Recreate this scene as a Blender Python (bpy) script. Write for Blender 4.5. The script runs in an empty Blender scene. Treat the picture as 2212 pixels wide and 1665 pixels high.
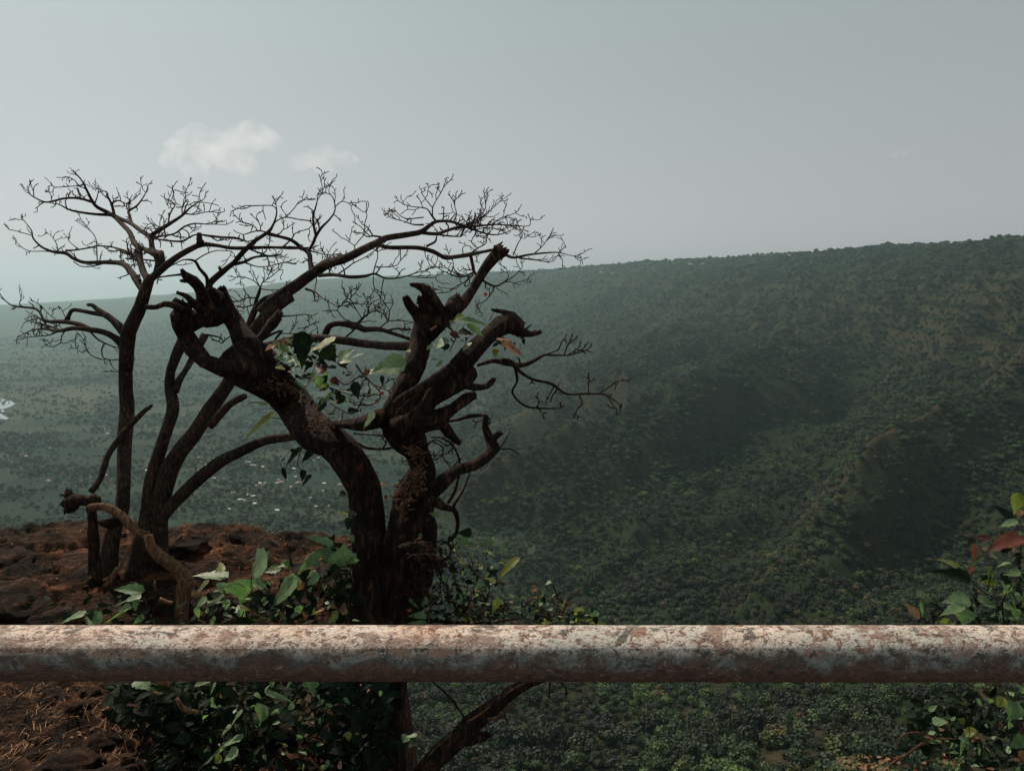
import bpy, math, random
import numpy as np
from mathutils import Vector, noise
C = bpy.context.scene.collection
scene = bpy.context.scene
random.seed(7); RNG = np.random.default_rng(11)

# ------------------------------------------------------------------ camera
FD = 1671.0; CX, CY = 1106.0, 832.5; HOR = 620.0
PITCH = math.atan((CY-HOR)/FD)
CAM = Vector((0, 0, 1.6))
Fv = Vector((0, math.cos(PITCH), -math.sin(PITCH))); Uv = Vector((0, math.sin(PITCH), math.cos(PITCH))); Rv = Vector((1, 0, 0))
cd = bpy.data.cameras.new('camera'); cam = bpy.data.objects.new('camera', cd); C.objects.link(cam)
cam.location = CAM; cam.rotation_euler = (math.pi/2-PITCH, 0, 0)
cd.sensor_width = 36; cd.lens = 36*FD/2212; cd.clip_start = .05; cd.clip_end = 120000
scene.camera = cam
def ray(px, py): return Fv + Rv*((px-CX)/FD) + Uv*((CY-py)/FD)
def P(px, py, d): return CAM + ray(px, py)*d          # d = depth in metres in front of the camera
def PY(px, py, y):
    r = ray(px, py); return CAM + r*(y/r.y)           # y = ground distance in metres
S = 2212/3874
REG = {1:(0,600,.4973), 2:(1000,600,.5425), 3:(0,1400,.4973), 4:(900,1400,.4973), 5:(0,1950,.5803), 6:(1100,1950,.5803), 7:(2700,1750,.7005), 8:(1900,800,.9311)}
def rg(r, x, y):
    a = REG[r]; return ((a[0]+x*a[2])*S, (a[1]+y*a[2])*S)

# ------------------------------------------------------------------ materials
def mat(name):
    m = bpy.data.materials.new(name); m.use_nodes = True
    nt = m.node_tree; b = nt.nodes['Principled BSDF']; return m, nt, b
def N(nt, t, **k):
    n = nt.nodes.new(t)
    for a, v in k.items():
        if a in n.inputs: n.inputs[a].default_value = v
        else: setattr(n, a, v)
    return n
def ramp(nt, src, stops, interp='LINEAR'):
    r = nt.nodes.new('ShaderNodeValToRGB'); r.color_ramp.interpolation = interp
    e = r.color_ramp.elements
    while len(e) < len(stops): e.new(.5)
    for i, (p, c) in enumerate(stops):
        e[i].position = p; e[i].color = (c[0], c[1], c[2], 1) if len(c) == 3 else c
    nt.links.new(src, r.inputs[0]); return r
def g3(v): return (v, v, v)
def mixc(nt, fac, a, b, mode='MIX'):
    m = nt.nodes.new('ShaderNodeMix'); m.data_type = 'RGBA'; m.blend_type = mode
    for s, v in ((m.inputs[0], fac), (m.inputs[6], a), (m.inputs[7], b)):
        if isinstance(v, bpy.types.NodeSocket): nt.links.new(v, s)
        elif isinstance(v, (int, float)): s.default_value = v
        else: s.default_value = (v[0], v[1], v[2], 1)
    return m.outputs[2]
def nz(nt, co, scale, detail=5, rough=.55, dist=0):
    n = N(nt, 'ShaderNodeTexNoise', Scale=scale, Detail=detail, Roughness=rough, Distortion=dist)
    nt.links.new(co, n.inputs['Vector']); return n.outputs['Fac']
def bump(nt, b, h, strength, dist):
    bp = N(nt, 'ShaderNodeBump', Strength=strength, Distance=dist)
    nt.links.new(h, bp.inputs['Height']); nt.links.new(bp.outputs[0], b.inputs['Normal']); return bp

def bark(name, c0, c1, c2, sc=1.0, bst=.9):
    m, nt, b = mat(name); co = N(nt, 'ShaderNodeTexCoord').outputs['Object']
    mp = N(nt, 'ShaderNodeMapping'); mp.inputs['Scale'].default_value = (1, 1, .3); nt.links.new(co, mp.inputs[0])
    a = nz(nt, mp.outputs[0], 52*sc, 8, .7, .4); f = nz(nt, mp.outputs[0], 150*sc, 6, .7, .5); l = nz(nt, co, 5, 3)
    r = ramp(nt, a, [(.34, c0), (.52, c1), (.70, c2)])
    r2 = ramp(nt, l, [(.35, g3(.55)), (.65, g3(1.2))])
    col = mixc(nt, 1, r.outputs[0], r2.outputs[0], 'MULTIPLY')
    nt.links.new(col, b.inputs['Base Color']); b.inputs['Roughness'].default_value = .9; b.inputs['Specular IOR Level'].default_value = .15
    ad = N(nt, 'ShaderNodeMath', operation='MULTIPLY_ADD'); nt.links.new(a, ad.inputs[0]); ad.inputs[1].default_value = 1.6; nt.links.new(f, ad.inputs[2])
    bump(nt, b, ad.outputs[0], bst, .012/sc); return m
M = {}
M['bark'] = bark('rough_bark', (.009,.007,.005), (.026,.017,.012), (.17,.080,.046), 1, 1)
M['grey_bark'] = bark('grey_bark', (.012,.010,.008), (.038,.027,.019), (.15,.085,.055), 1.6, .6)
M['dead_wood'] = bark('dead_wood', (.05,.026,.016), (.19,.10,.055), (.38,.23,.14), 1.3, .9)
M['dark_wood'] = bark('dark_wood', (.009,.006,.005), (.030,.018,.012), (.18,.082,.046), 1.3, 1)

def leafmat(name, c0, c1, trans=.38, rough=.52):
    m, nt, b = mat(name); co = N(nt, 'ShaderNodeTexCoord').outputs['Object']
    a = nz(nt, co, 9, 3); f = nz(nt, co, 120, 3)
    r = ramp(nt, a, [(.38, c0), (.62, c1)])
    r2 = ramp(nt, f, [(.3, g3(.7)), (.7, g3(1.15))])
    col = mixc(nt, 1, r.outputs[0], r2.outputs[0], 'MULTIPLY')
    nt.links.new(col, b.inputs['Base Color']); b.inputs['Roughness'].default_value = rough
    bump(nt, b, f, .25, .002); b.inputs['Specular IOR Level'].default_value = .45 if rough < .6 else .08
    t = N(nt, 'ShaderNodeBsdfTranslucent'); tc = mixc(nt, 1, col, (1.2, 1.5, .6), 'MULTIPLY'); nt.links.new(tc, t.inputs[0])
    mx = N(nt, 'ShaderNodeMixShader'); mx.inputs[0].default_value = trans
    nt.links.new(b.outputs[0], mx.inputs[1]); nt.links.new(t.outputs[0], mx.inputs[2])
    nt.links.new(mx.outputs[0], nt.nodes['Material Output'].inputs[0]); return m
M['leaf'] = leafmat('green_leaf', (.10,.17,.075), (.20,.30,.15))
M['leaf_yellow'] = leafmat('yellow_green_leaf', (.14,.17,.03), (.28,.29,.07), .5)
M['leaf_shade_dark'] = leafmat('shade_dark_leaf', (.006,.011,.006), (.016,.028,.014), .15, .7)  # near-black green: shade of dense filler foliage painted into the leaf colour
M['leaf_red'] = leafmat('red_leaf', (.07,.018,.012), (.20,.05,.03), .35)
M['leaf_dead'] = leafmat('dry_leaf', (.12,.055,.03), (.36,.20,.12), .2, .7)

# far vegetation
def treemat():
    m, nt, b = mat('hill_foliage'); oi = N(nt, 'ShaderNodeObjectInfo'); g = N(nt, 'ShaderNodeNewGeometry')
    r = ramp(nt, oi.outputs['Random'], [(0, (.005,.012,.005)), (.45, (.011,.026,.008)), (.75, (.024,.048,.012)), (.92, (.052,.092,.018)), (1, (.080,.048,.018))])
    v = nz(nt, g.outputs['Position'], .006, 4)
    r2 = ramp(nt, v, [(.38, g3(.5)), (.62, g3(1.6))])
    col = mixc(nt, 1, r.outputs[0], r2.outputs[0], 'MULTIPLY')
    nt.links.new(col, b.inputs['Base Color']); b.inputs['Roughness'].default_value = .75
    t = N(nt, 'ShaderNodeBsdfTranslucent'); nt.links.new(col, t.inputs[0])
    mx = N(nt, 'ShaderNodeMixShader'); mx.inputs[0].default_value = .2
    nt.links.new(b.outputs[0], mx.inputs[1]); nt.links.new(t.outputs[0], mx.inputs[2])
    nt.links.new(mx.outputs[0], nt.nodes['Material Output'].inputs[0]); return m
M['tree'] = treemat()

def terrainmat():
    m, nt, b = mat('hill_ground'); g = N(nt, 'ShaderNodeNewGeometry').outputs['Position']
    a = nz(nt, g, .012, 8, .65); f = nz(nt, g, .11, 6, .7); l = nz(nt, g, .0016, 5)
    gr = ramp(nt, f, [(.36, (.005,.011,.004)), (.5, (.011,.021,.007)), (.66, (.024,.032,.010))])
    br = ramp(nt, f, [(.35, (.022,.017,.010)), (.65, (.070,.048,.028))])
    fac = ramp(nt, a, [(.57, g3(0)), (.70, g3(.45))])
    col = mixc(nt, fac.outputs[0], gr.outputs[0], br.outputs[0])
    gn = N(nt, 'ShaderNodeNewGeometry'); sn = N(nt, 'ShaderNodeSeparateXYZ'); nt.links.new(gn.outputs['True Normal'], sn.inputs[0])
    steep = ramp(nt, sn.outputs['Z'], [(.66, g3(.5)), (.82, g3(0))]); col = mixc(nt, steep.outputs[0], col, br.outputs[0])
    e = N(nt, 'ShaderNodeAttribute', attribute_name='earth'); col = mixc(nt, e.outputs['Fac'], col, br.outputs[0])
    # fields in the plain : stretched patches
    mp = N(nt, 'ShaderNodeMapping'); mp.inputs['Scale'].default_value = (.0035, .0075, 1); nt.links.new(g, mp.inputs[0])
    vo = N(nt, 'ShaderNodeTexVoronoi', Scale=1.0); nt.links.new(mp.outputs[0], vo.inputs['Vector'])
    sp = N(nt, 'ShaderNodeSeparateColor'); nt.links.new(vo.outputs['Color'], sp.inputs[0])
    fc = ramp(nt, sp.outputs[0], [(0, (.010,.026,.018)), (.4, (.017,.034,.022)), (.7, (.025,.042,.026)), (1, (.045,.056,.036))])
    fc2 = mixc(nt, 1, fc.outputs[0], ramp(nt, f, [(.3, g3(.7)), (.7, g3(1.25))]).outputs[0], 'MULTIPLY')
    pl = N(nt, 'ShaderNodeAttribute', attribute_name='plain'); col = mixc(nt, pl.outputs['Fac'], col, fc2)
    sd = N(nt, 'ShaderNodeAttribute', attribute_name='shore'); col = mixc(nt, sd.outputs['Fac'], col, ramp(nt, a, [(.35, (.05,.06,.035)), (.65, (.11,.10,.065))]).outputs[0])
    nt.links.new(col, b.inputs['Base Color']); b.inputs['Roughness'].default_value = .95; b.inputs['Specular IOR Level'].default_value = .1
    bump(nt, b, f, .8, 6); return m
M['terrain'] = terrainmat()

def rockmat():
    m, nt, b = mat('laterite'); co = N(nt, 'ShaderNodeTexCoord').outputs['Object']
    mp = N(nt, 'ShaderNodeMapping'); mp.inputs['Scale'].default_value = (1, 1.0, 3.0); nt.links.new(co, mp.inputs[0])
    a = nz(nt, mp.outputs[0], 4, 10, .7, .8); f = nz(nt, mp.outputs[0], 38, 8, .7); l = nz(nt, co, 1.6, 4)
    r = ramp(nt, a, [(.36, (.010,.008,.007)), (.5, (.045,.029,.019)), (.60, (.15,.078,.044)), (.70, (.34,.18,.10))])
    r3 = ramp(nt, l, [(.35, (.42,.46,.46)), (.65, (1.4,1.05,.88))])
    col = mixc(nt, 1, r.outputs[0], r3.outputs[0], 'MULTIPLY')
    col = mixc(nt, 1, col, ramp(nt, f, [(.35, g3(.45)), (.65, g3(1.35))]).outputs[0], 'MULTIPLY')
    nt.links.new(col, b.inputs['Base Color']); b.inputs['Roughness'].default_value = .95; b.inputs['Specular IOR Level'].default_value = .15
    ad = N(nt, 'ShaderNodeMath', operation='MULTIPLY_ADD'); nt.links.new(a, ad.inputs[0]); ad.inputs[1].default_value = 3; nt.links.new(f, ad.inputs[2])
    bump(nt, b, ad.outputs[0], 1, .03); return m
M['rock'] = rockmat()

def pipemat():
    m, nt, b = mat('rusty_painted_pipe'); co = N(nt, 'ShaderNodeTexCoord').outputs['Object']
    mp = N(nt, 'ShaderNodeMapping'); mp.inputs['Scale'].default_value = (.75, 1, 1); nt.links.new(co, mp.inputs[0]); v = mp.outputs[0]
    big = nz(nt, v, 7, 5, .6, .5); med = nz(nt, v, 120, 6, .72, .4); fine = nz(nt, v, 330, 6, .75, .3); pat = nz(nt, v, 26, 9, .72, .5)
    paint = ramp(nt, big, [(.36, (.88,.58,.42)), (.5, (.92,.78,.66)), (.62, (.70,.66,.58))])
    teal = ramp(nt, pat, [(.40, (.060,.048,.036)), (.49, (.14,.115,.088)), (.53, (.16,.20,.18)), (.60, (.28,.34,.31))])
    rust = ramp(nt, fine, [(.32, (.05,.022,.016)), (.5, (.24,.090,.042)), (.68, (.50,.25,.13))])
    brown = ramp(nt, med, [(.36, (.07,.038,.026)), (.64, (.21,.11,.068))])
    f2 = ramp(nt, med, [(.43, g3(1)), (.465, g3(0))])
    f3 = ramp(nt, fine, [(.55, g3(0)), (.60, g3(.8))])
    f5 = ramp(nt, pat, [(.51, g3(0)), (.56, g3(.75))])
    col = mixc(nt, f5.outputs[0], paint.outputs[0], rust.outputs[0])
    col = mixc(nt, f2.outputs[0], col, rust.outputs[0])
    col = mixc(nt, f3.outputs[0], col, mixc(nt, .5, rust.outputs[0], (.30,.17,.12)))
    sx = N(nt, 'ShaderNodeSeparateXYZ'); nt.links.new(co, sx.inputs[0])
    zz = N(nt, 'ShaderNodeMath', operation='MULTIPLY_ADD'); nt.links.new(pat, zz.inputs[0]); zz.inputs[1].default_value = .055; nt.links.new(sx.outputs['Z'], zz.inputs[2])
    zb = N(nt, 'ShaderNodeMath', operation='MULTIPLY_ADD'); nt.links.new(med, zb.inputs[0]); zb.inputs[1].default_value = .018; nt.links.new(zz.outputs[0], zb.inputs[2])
    # ragged teal paint, brown rust below; the underside's shade is painted into both
    teal_shade = ramp(nt, zb.outputs[0], [(.0455, g3(1)), (.0535, g3(0))])
    col = mixc(nt, teal_shade.outputs[0], col, teal.outputs[0])
    rust_shade = ramp(nt, zb.outputs[0], [(.032, g3(1)), (.046, g3(0))])
    col = mixc(nt, rust_shade.outputs[0], col, brown.outputs[0])
    f4 = ramp(nt, nz(nt, v, 34, 8, .75, .8), [(.57, g3(0)), (.60, g3(.85))])
    col = mixc(nt, f4.outputs[0], col, (.035,.040,.034))
    f6 = ramp(nt, nz(nt, v, 95, 8, .8, .3), [(.56, g3(0)), (.575, g3(.85))]); col = mixc(nt, f6.outputs[0], col, (.060,.042,.032))
    f7 = ramp(nt, nz(nt, v, 140, 6, .75, .6), [(.60, g3(0)), (.62, g3(.6))]); col = mixc(nt, f7.outputs[0], col, (.48,.40,.33))
    nt.links.new(col, b.inputs['Base Color']); b.inputs['Roughness'].default_value = .36; b.inputs['Specular IOR Level'].default_value = .7
    h = N(nt, 'ShaderNodeMath', operation='ADD'); nt.links.new(med, h.inputs[0]); nt.links.new(fine, h.inputs[1])
    bump(nt, b, h.outputs[0], 1, .0035); return m
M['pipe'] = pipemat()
def plain_mat(name, c, rough=.6, nscale=.5):
    m, nt, b = mat(name); g = N(nt, 'ShaderNodeTexCoord').outputs['Object']; a = nz(nt, g, nscale, 4)
    r = ramp(nt, a, [(.3, tuple(x*.75 for x in c)), (.7, tuple(x*1.15 for x in c))]); nt.links.new(r.outputs[0], b.inputs['Base Color'])
    b.inputs['Roughness'].default_value = rough; return m
M['roof_white'] = plain_mat('pale_metal_roof', (.36,.38,.38), .6)
M['roof_tan'] = plain_mat('tan_tile_roof', (.42,.27,.20), .8)
M['housewall'] = plain_mat('plaster_wall', (.5,.45,.38), .9)
M['grass'] = plain_mat('dry_grass', (.40,.20,.09), .8, 6)
M['petal'] = plain_mat('red_blossom', (.55,.06,.04), .5)
def watermat():
    m, nt, b = mat('lake_water'); g = N(nt, 'ShaderNodeTexCoord').outputs['Object']
    b.inputs['Base Color'].default_value = (.16,.2,.2,1); b.inputs['Roughness'].default_value = .12; b.inputs['IOR'].default_value = 1.6
    a = nz(nt, g, .05, 5); bump(nt, b, a, .4, 1.5); return m
M['water'] = watermat()

# ------------------------------------------------------------------ scene graph helpers
def tag(o, label=None, cat=None, group=None, kind=None):
    if label: o['label'] = label
    if cat: o['category'] = cat
    if group: o['group'] = group
    if kind: o['kind'] = kind
    return o
def thing(name, loc, label, cat, group=None):
    o = bpy.data.objects.new(name, None); C.objects.link(o); o.location = loc; o.empty_display_size = .1
    return tag(o, label, cat, group)
class MB:
    def __init__(s): s.v = []; s.f = []; s.n = 0
    def add(s, v, f):
        v = np.asarray(v, float); s.v.append(v); s.f.extend([tuple(i+s.n for i in q) for q in f]); s.n += len(v)
    def build(s, name, m, parent=None, smooth=True, label=None):
        if not s.v: return None
        V = np.concatenate(s.v)
        if parent is not None: V = V-np.array(parent_world(parent))
        me = bpy.data.meshes.new(name); me.from_pydata(V.tolist(), [], s.f); me.update()
        if smooth: me.polygons.foreach_set('use_smooth', [True]*len(me.polygons))
        if m: me.materials.append(m)
        o = bpy.data.objects.new(name, me); C.objects.link(o)
        if parent is not None: o.parent = parent
        if label: o['label'] = label
        return o
def parent_world(o):
    p = Vector((0, 0, 0))
    while o is not None: p = p+o.location; o = o.parent
    return p
def catmull(pts, rad, step_f=.55, mins=.004):
    pts = [np.array(p, float) for p in pts]; n = len(pts)
    outp = []; outr = []
    for i in range(n-1):
        p1, p2 = pts[i], pts[i+1]; p0 = pts[i-1] if i else 2*p1-p2; p3 = pts[i+2] if i+2 < n else 2*p2-p1
        L = np.linalg.norm(p2-p1); k = max(1, int(L/max(mins, step_f*(rad[i]+rad[i+1])/2*2)))
        k = min(k, 30)
        for j in range(k):
            t = j/k
            q = .5*((2*p1)+(-p0+p2)*t+(2*p0-5*p1+4*p2-p3)*t*t+(-p0+3*p1-3*p2+p3)*t**3)
            outp.append(q); outr.append(rad[i]*(1-t)+rad[i+1]*t)
    outp.append(pts[-1]); outr.append(rad[-1]); return np.array(outp), np.array(outr)
def tube(mb, pts, rad, sides=8, rough=0.0, freq=12, jag=0.0, seed=0, step_f=.55):
    Pp, R = catmull(pts, rad, step_f); n = len(Pp)
    T = np.gradient(Pp, axis=0) if n > 2 else np.repeat((Pp[-1]-Pp[0])[None], n, 0)
    T /= np.linalg.norm(T, axis=1)[:, None]+1e-9
    a = np.array([0, 1, 0]) if abs(T[0][1]) < .8 else np.array([1, 0, 0])
    u = np.cross(T[0], a); u /= np.linalg.norm(u)
    V = []; F = []; rnd = random.Random(seed)
    for i in range(n):
        u = u-T[i]*np.dot(u, T[i]); u /= np.linalg.norm(u)+1e-9; w = np.cross(T[i], u)
        for k in range(sides):
            an = 2*math.pi*k/sides; d = u*math.cos(an)+w*math.sin(an); r = R[i]
            q = Pp[i]+d*r
            if rough:
                z = noise.noise(Vector((q*freq).tolist())+Vector((seed, 0, 0)))+.5*noise.noise(Vector((q*freq*2.7).tolist()))+(.35*noise.noise(Vector((q*freq*6).tolist())) if rough > .12 else 0)
                z2 = noise.noise(Vector((math.cos(an)*2.5, math.sin(an)*2.5, i*.07+seed)))
                q = Pp[i]+d*r*(1+rough*(z+.6*z2))
            if jag and i >= n-2: q = q+T[i]*r*jag*(rnd.random()-.3)
            V.append(q)
    for i in range(n-1):
        for k in range(sides):
            F.append((i*sides+k, i*sides+(k+1) % sides, (i+1)*sides+(k+1) % sides, (i+1)*sides+k))
    c0 = len(V); V.append(Pp[0]); V.append(Pp[-1]-T[-1]*R[-1]*jag*.6+T[-1]*R[-1]*(.3 if not jag else 0))
    for k in range(sides):
        F.append((c0, (k+1) % sides, k)); F.append((c0+1, (n-1)*sides+k, (n-1)*sides+(k+1) % sides))
    mb.add(V, F)

# ------------------------------------------------------------------ terrain
ctrl = []
def cp(px, py, D):
    p = PY(px, py, D*1000); ctrl.append((p.x, p.y, p.z))
PLAIN = -450
for q in [(-1200,700,12),(-600,672,11.5),(0,656,11),(300,637,10.5),(600,607,9.2),(900,593,8),(1100,585,7),(1250,571,6.2),(1400,558,5.5),(1600,549,4.6),(1800,535,3.8),(2000,538,3.0),(2212,522,2.4),(2600,490,1.9),(3300,440,1.5)]: cp(*q)
for q in [(0,662,17),(600,630,16),(1100,606,13),(1400,598,10),(1800,590,8),(2212,575,6),(3000,560,5),(-1000,700,18),(1600,602,24),(300,640,26)]: cp(*q)
# plateau rim
for q in [(0,690,9),(300,675,8.5),(600,650,7.6),(900,640,6.4),(1100,636,5.4),(1300,632,4.4),(1500,625,3.8),(1700,628,3.1),(1900,622,2.55),(2100,610,2.1),(2300,590,1.8)]: cp(*q)
# base of the far plateau
for q in [(0,745,6.0),(300,742,6.0),(600,735,5.6),(800,735,4.9),(950,750,4.3)]: cp(*q)
for px in (-900,-500,-200,0,200,400,600,800):
    for py in (790,850,930,1040,1160):
        D = (1.6-PLAIN)*FD/((py-HOR))/1000
        if px > 700 and py < 800: continue
        p = PY(px, py, D*1000); ctrl.append((p.x, p.y, PLAIN))
for q in [(930,880,2.85),(950,1000,1.95)]:
    p = PY(*q[:2], q[2]*1000); ctrl.append((p.x, p.y, PLAIN))
# spur C crest and the gully behind it
for q in [(1050,885,2.75),(1200,815,2.7),(1330,748,2.75),(1430,708,2.85),(1560,690,2.9),(1700,672,2.75)]: cp(*q)
for q in [(1100,800,3.5),(1250,740,3.5),(1400,690,3.5)]: cp(q[0],q[1]+4,q[2])
# spur B
for q in [(1060,890,2.3),(1190,842,2.2),(1320,800,2.25),(1450,760,2.3),(1600,738,2.35)]: cp(*q)
# spur A crest
CA = [(955,1150,1.4),(1010,1065,1.47),(1080,1012,1.51),(1200,952,1.56),(1300,905,1.63),(1380,872,1.71),(1500,830,1.85),(1610,790,2.0),(1702,742,2.2)]
for q in CA: cp(*q)
for q in [(1150,940,1.95),(1300,880,2.0),(1440,830,2.1)]: cp(q[0],q[1],q[2])
# flank below A
for q in [(1000,1230,1.2),(1100,1168,1.36),(1200,1100,1.40),(1300,1055,1.43),(1400,1010,1.5),(1500,975,1.53),(1600,915,1.66),(1760,822,1.9),(1300,1150,1.18),(1450,1100,1.25)]: cp(*q)
# ridge E and its far side
CE = [(1600,1250,.92),(1691,1153,1.0),(1771,1068,1.08),(1829,1010,1.15),(1888,938,1.2),(1962,895,1.28),(2042,860,1.35),(2212,800,1.45)]
for q in CE: cp(*q)
for q in [(1690,1085,1.22),(1800,960,1.42),(1900,880,1.5),(2020,820,1.62)]: cp(*q)
for q in [(1880,760,2.05),(2000,730,1.95),(2120,720,1.85),(2212,690,1.85),(1850,690,2.4)]: cp(*q)
for q in [(1780,1180,.95),(1900,1100,1.06),(2050,1050,1.10),(2212,1000,1.09),(2600,900,1.1),(2000,1200,.9)]: cp(*q)
# near slope
for q in [(900,1330,.85),(1100,1330,.88),(1400,1250,.95),(1400,1400,.7),(1100,1500,.55),(900,1560,.48),(1800,1300,.76),(2212,1250,.68),(2600,1250,.6),(1700,1500,.50),(2212,1500,.42),(1100,1700,.36),(1600,1800,.30),(2212,1800,.26),(700,1600,.5),(300,1500,.7),(-300,1400,.8)]: cp(*q)
for (x, y, z) in [(0,60,-70),(100,60,-70),(-60,60,-75),(0,20,-35),(-300,150,-260),(250,100,-110),(500,200,-100),(-700,300,-430),(0,150,-160)]: ctrl.append((x, y, z))
ctrl = np.array(ctrl)
def uvof(x, y):
    r = np.hypot(x, y)+1; return np.stack([np.arctan2(x, y)*1.6, np.log(r)], -1)
Uc = uvof(ctrl[:, 0], ctrl[:, 1])
def kern(d2): return np.where(d2 > 1e-12, .5*d2*np.log(d2+1e-12), 0)
nC = len(ctrl); K = kern(((Uc[:, None]-Uc[None])**2).sum(-1))+np.eye(nC)*2e-4
Pm = np.concatenate([np.ones((nC, 1)), Uc], 1)
A_ = np.block([[K, Pm], [Pm.T, np.zeros((3, 3))]]); wts = np.linalg.solve(A_, np.concatenate([ctrl[:, 2], np.zeros(3)]))
def base_h(x, y):
    sh = x.shape; u = uvof(x.ravel(), y.ravel()); out = np.zeros(len(u))
    for s in range(0, len(u), 20000):
        q = u[s:s+20000]; out[s:s+20000] = kern(((q[:, None]-Uc[None])**2).sum(-1))@wts[:nC]+wts[nC]+q@wts[nC+1:]
    return out.reshape(sh)
# lattice noise in numpy
PERM = RNG.random((256, 256))
def vnoise(x, y):
    xi = np.floor(x).astype(int); yi = np.floor(y).astype(int); fx = x-xi; fy = y-yi
    fx = fx*fx*(3-2*fx); fy = fy*fy*(3-2*fy); g = lambda a, b: PERM[a % 256, b % 256]
    return (g(xi, yi)*(1-fx)+g(xi+1, yi)*fx)*(1-fy)+(g(xi, yi+1)*(1-fx)+g(xi+1, yi+1)*fx)*fy
def fbm(x, y, o=4, ridged=False):
    s = 0; a = 1; t = 0
    for i in range(o):
        n = vnoise(x*2**i+i*17.3, y*2**i+i*9.1)
        if ridged: n = 1-abs(2*n-1)
        s = s+a*n; t += a; a *= .5
    return s/t
def segdist(x, y, line):
    best = np.full(x.shape, 1e9)
    L = [PY(a, b, d*1000) for a, b, d in line]
    for p, q in zip(L[:-1], L[1:]):
        dx, dy = q.x-p.x, q.y-p.y; t = np.clip(((x-p.x)*dx+(y-p.y)*dy)/(dx*dx+dy*dy), 0, 1)
        best = np.minimum(best, np.hypot(x-p.x-t*dx, y-p.y-t*dy))
    return best
def height(x, y):
    h = base_h(x, y); r = np.hypot(x, y)
    h = np.minimum(h, -30-.32*np.clip(r-18, 0, 500)+np.clip(r-420, 0, 1e9)*1.2)
    pl = np.clip((PLAIN+35-h)/30, 0, 1)*(x < 200)
    h = np.where(pl > 0, h*(1-pl)+(PLAIN+(h-PLAIN)*.1)*pl, h)
    amp = np.clip(r/1500, .12, 1.2)*(1-pl)*np.clip((7200-r)/3000, .15, 1)
    ua = (x*.75+y*.66)/760; va = (x*.66-y*.75)/250; wq = .5*fbm(x/400, y/400, 3)
    low = np.clip((250-h)/120, .12, 1)
    h = h+amp*(low*105*(fbm(ua+5+wq, va+2.3+wq, 4, True)-.60)+34*(fbm(x/210+3, y/260+7, 4, True)-.55)+10*(fbm(x/60, y/60, 3)-.5))
    for ln, hh, wd in (([(1540,1260,.86),(1630,1110,1.05),(1710,990,1.3),(1800,890,1.55),(1860,790,1.85),(1900,710,2.15)], 48, 110), ([(1950,1130,.93),(2050,1000,1.12),(2212,890,1.3)], 40, 90), ([(1560,960,1.5),(1600,860,1.78)], 34, 80), ([(960,1040,1.85),(1040,985,1.95),(1170,920,2.05),(1300,875,2.1)], 60, 110), ([(1300,1180,1.12),(1450,1080,1.25)], 26, 70)):
        h = h-hh*np.exp(-(segdist(x, y, ln)/wd)**2)*(1-pl)
    # eroded rock bands under the plateau rim
    nb = .7*fbm(x/420, y/420, 3); tz = (h-40)/34+nb; fl = np.floor(tz); tt = tz-fl; tzn = (fl+np.clip((tt-.66)/.34, 0, 1)-nb)*34+40
    k = np.clip((h+150)/40, 0, 1)*np.clip((125-h)/50, 0, 1)*np.clip((r-1600)/300, 0, 1)*.85; h = h*(1-k)+tzn*k
    for ln, hh, wd in ((CE, 46, 70), (CA, 62, 80), ([(1300,748,2.75),(1430,708,2.85),(1560,690,2.9)], 30, 80), ([(1060,890,2.3),(1190,842,2.2),(1320,800,2.25),(1450,760,2.3)], 24, 60), ([(1660,700,2.5),(1702,742,2.2),(1762,822,1.9)], 22, 45)):
        h = h+hh*(np.exp(-segdist(x, y, ln)/wd)-.25)*(1-pl)
    return h, pl
NA, NR = 900, 620
az = np.radians(np.linspace(-72, 72, NA)); rr = np.exp(np.linspace(math.log(18), math.log(15500), NR))
AZ, RR = np.meshgrid(az, rr); X = RR*np.sin(AZ); Y = RR*np.cos(AZ); Z, PLm = height(X, Y)
V = np.stack([X, Y, Z], -1).reshape(-1, 3)
i = np.arange(NR-1)[:, None]*NA+np.arange(NA-1)[None]; i = i.ravel()
Fq = np.stack([i, i+1, i+NA+1, i+NA], -1)
me = bpy.data.meshes.new('hills'); me.vertices.add(len(V)); me.vertices.foreach_set('co', V.ravel())
me.loops.add(len(Fq)*4); me.loops.foreach_set('vertex_index', Fq.ravel().astype(np.int32))
me.polygons.add(len(Fq)); me.polygons.foreach_set('loop_start', np.arange(len(Fq), dtype=np.int32)*4)
me.update(calc_edges=True); me.validate(); me.polygons.foreach_set('use_smooth', [True]*len(me.polygons))
def earth_at(x, y):
    e = np.zeros(x.shape); n = fbm(x/45, y/45, 4)
    for ln, wd, st in [(CE[4:7], 20, .95), (CE[1:5], 22, .12), ([(1702,739,2.2),(1730,775,2.05),(1762,822,1.9)], 22, .6), ([(1060,890,2.3),(1190,842,2.2)], 26, 1), ([(1300,905,1.66),(1365,880,1.72)], 22, 1),
                       ([(970,1130,1.4),(1010,1065,1.5),(1060,1020,1.55)], 20, .8), ([(1367,749,2.75),(1440,708,2.85),(1540,693,2.9)], 36, .7), ([(1740,740,2.3),(1790,790,2.1)], 18, .7),
                       ([(1990,930,1.2),(2060,960,1.1)], 20, .5), ([(1960,700,2.2),(2060,690,2.1),(2150,680,2.0)], 18, .25)]:
        d = segdist(x, y, ln); e = np.maximum(e, st*np.clip(1.35-d/(wd*.62)-1.9*(n-.35), 0, 1))
    r = np.hypot(x, y); e = np.maximum(e, .6*np.clip((fbm(x/24+9, y/24, 4)-.56)*7, 0, 1)*np.clip((1000-r)/400, 0, 1))
    return e
E = earth_at(X, Y)
shore = np.zeros(X.shape); c = PY(-40, 882, 2870)
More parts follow.
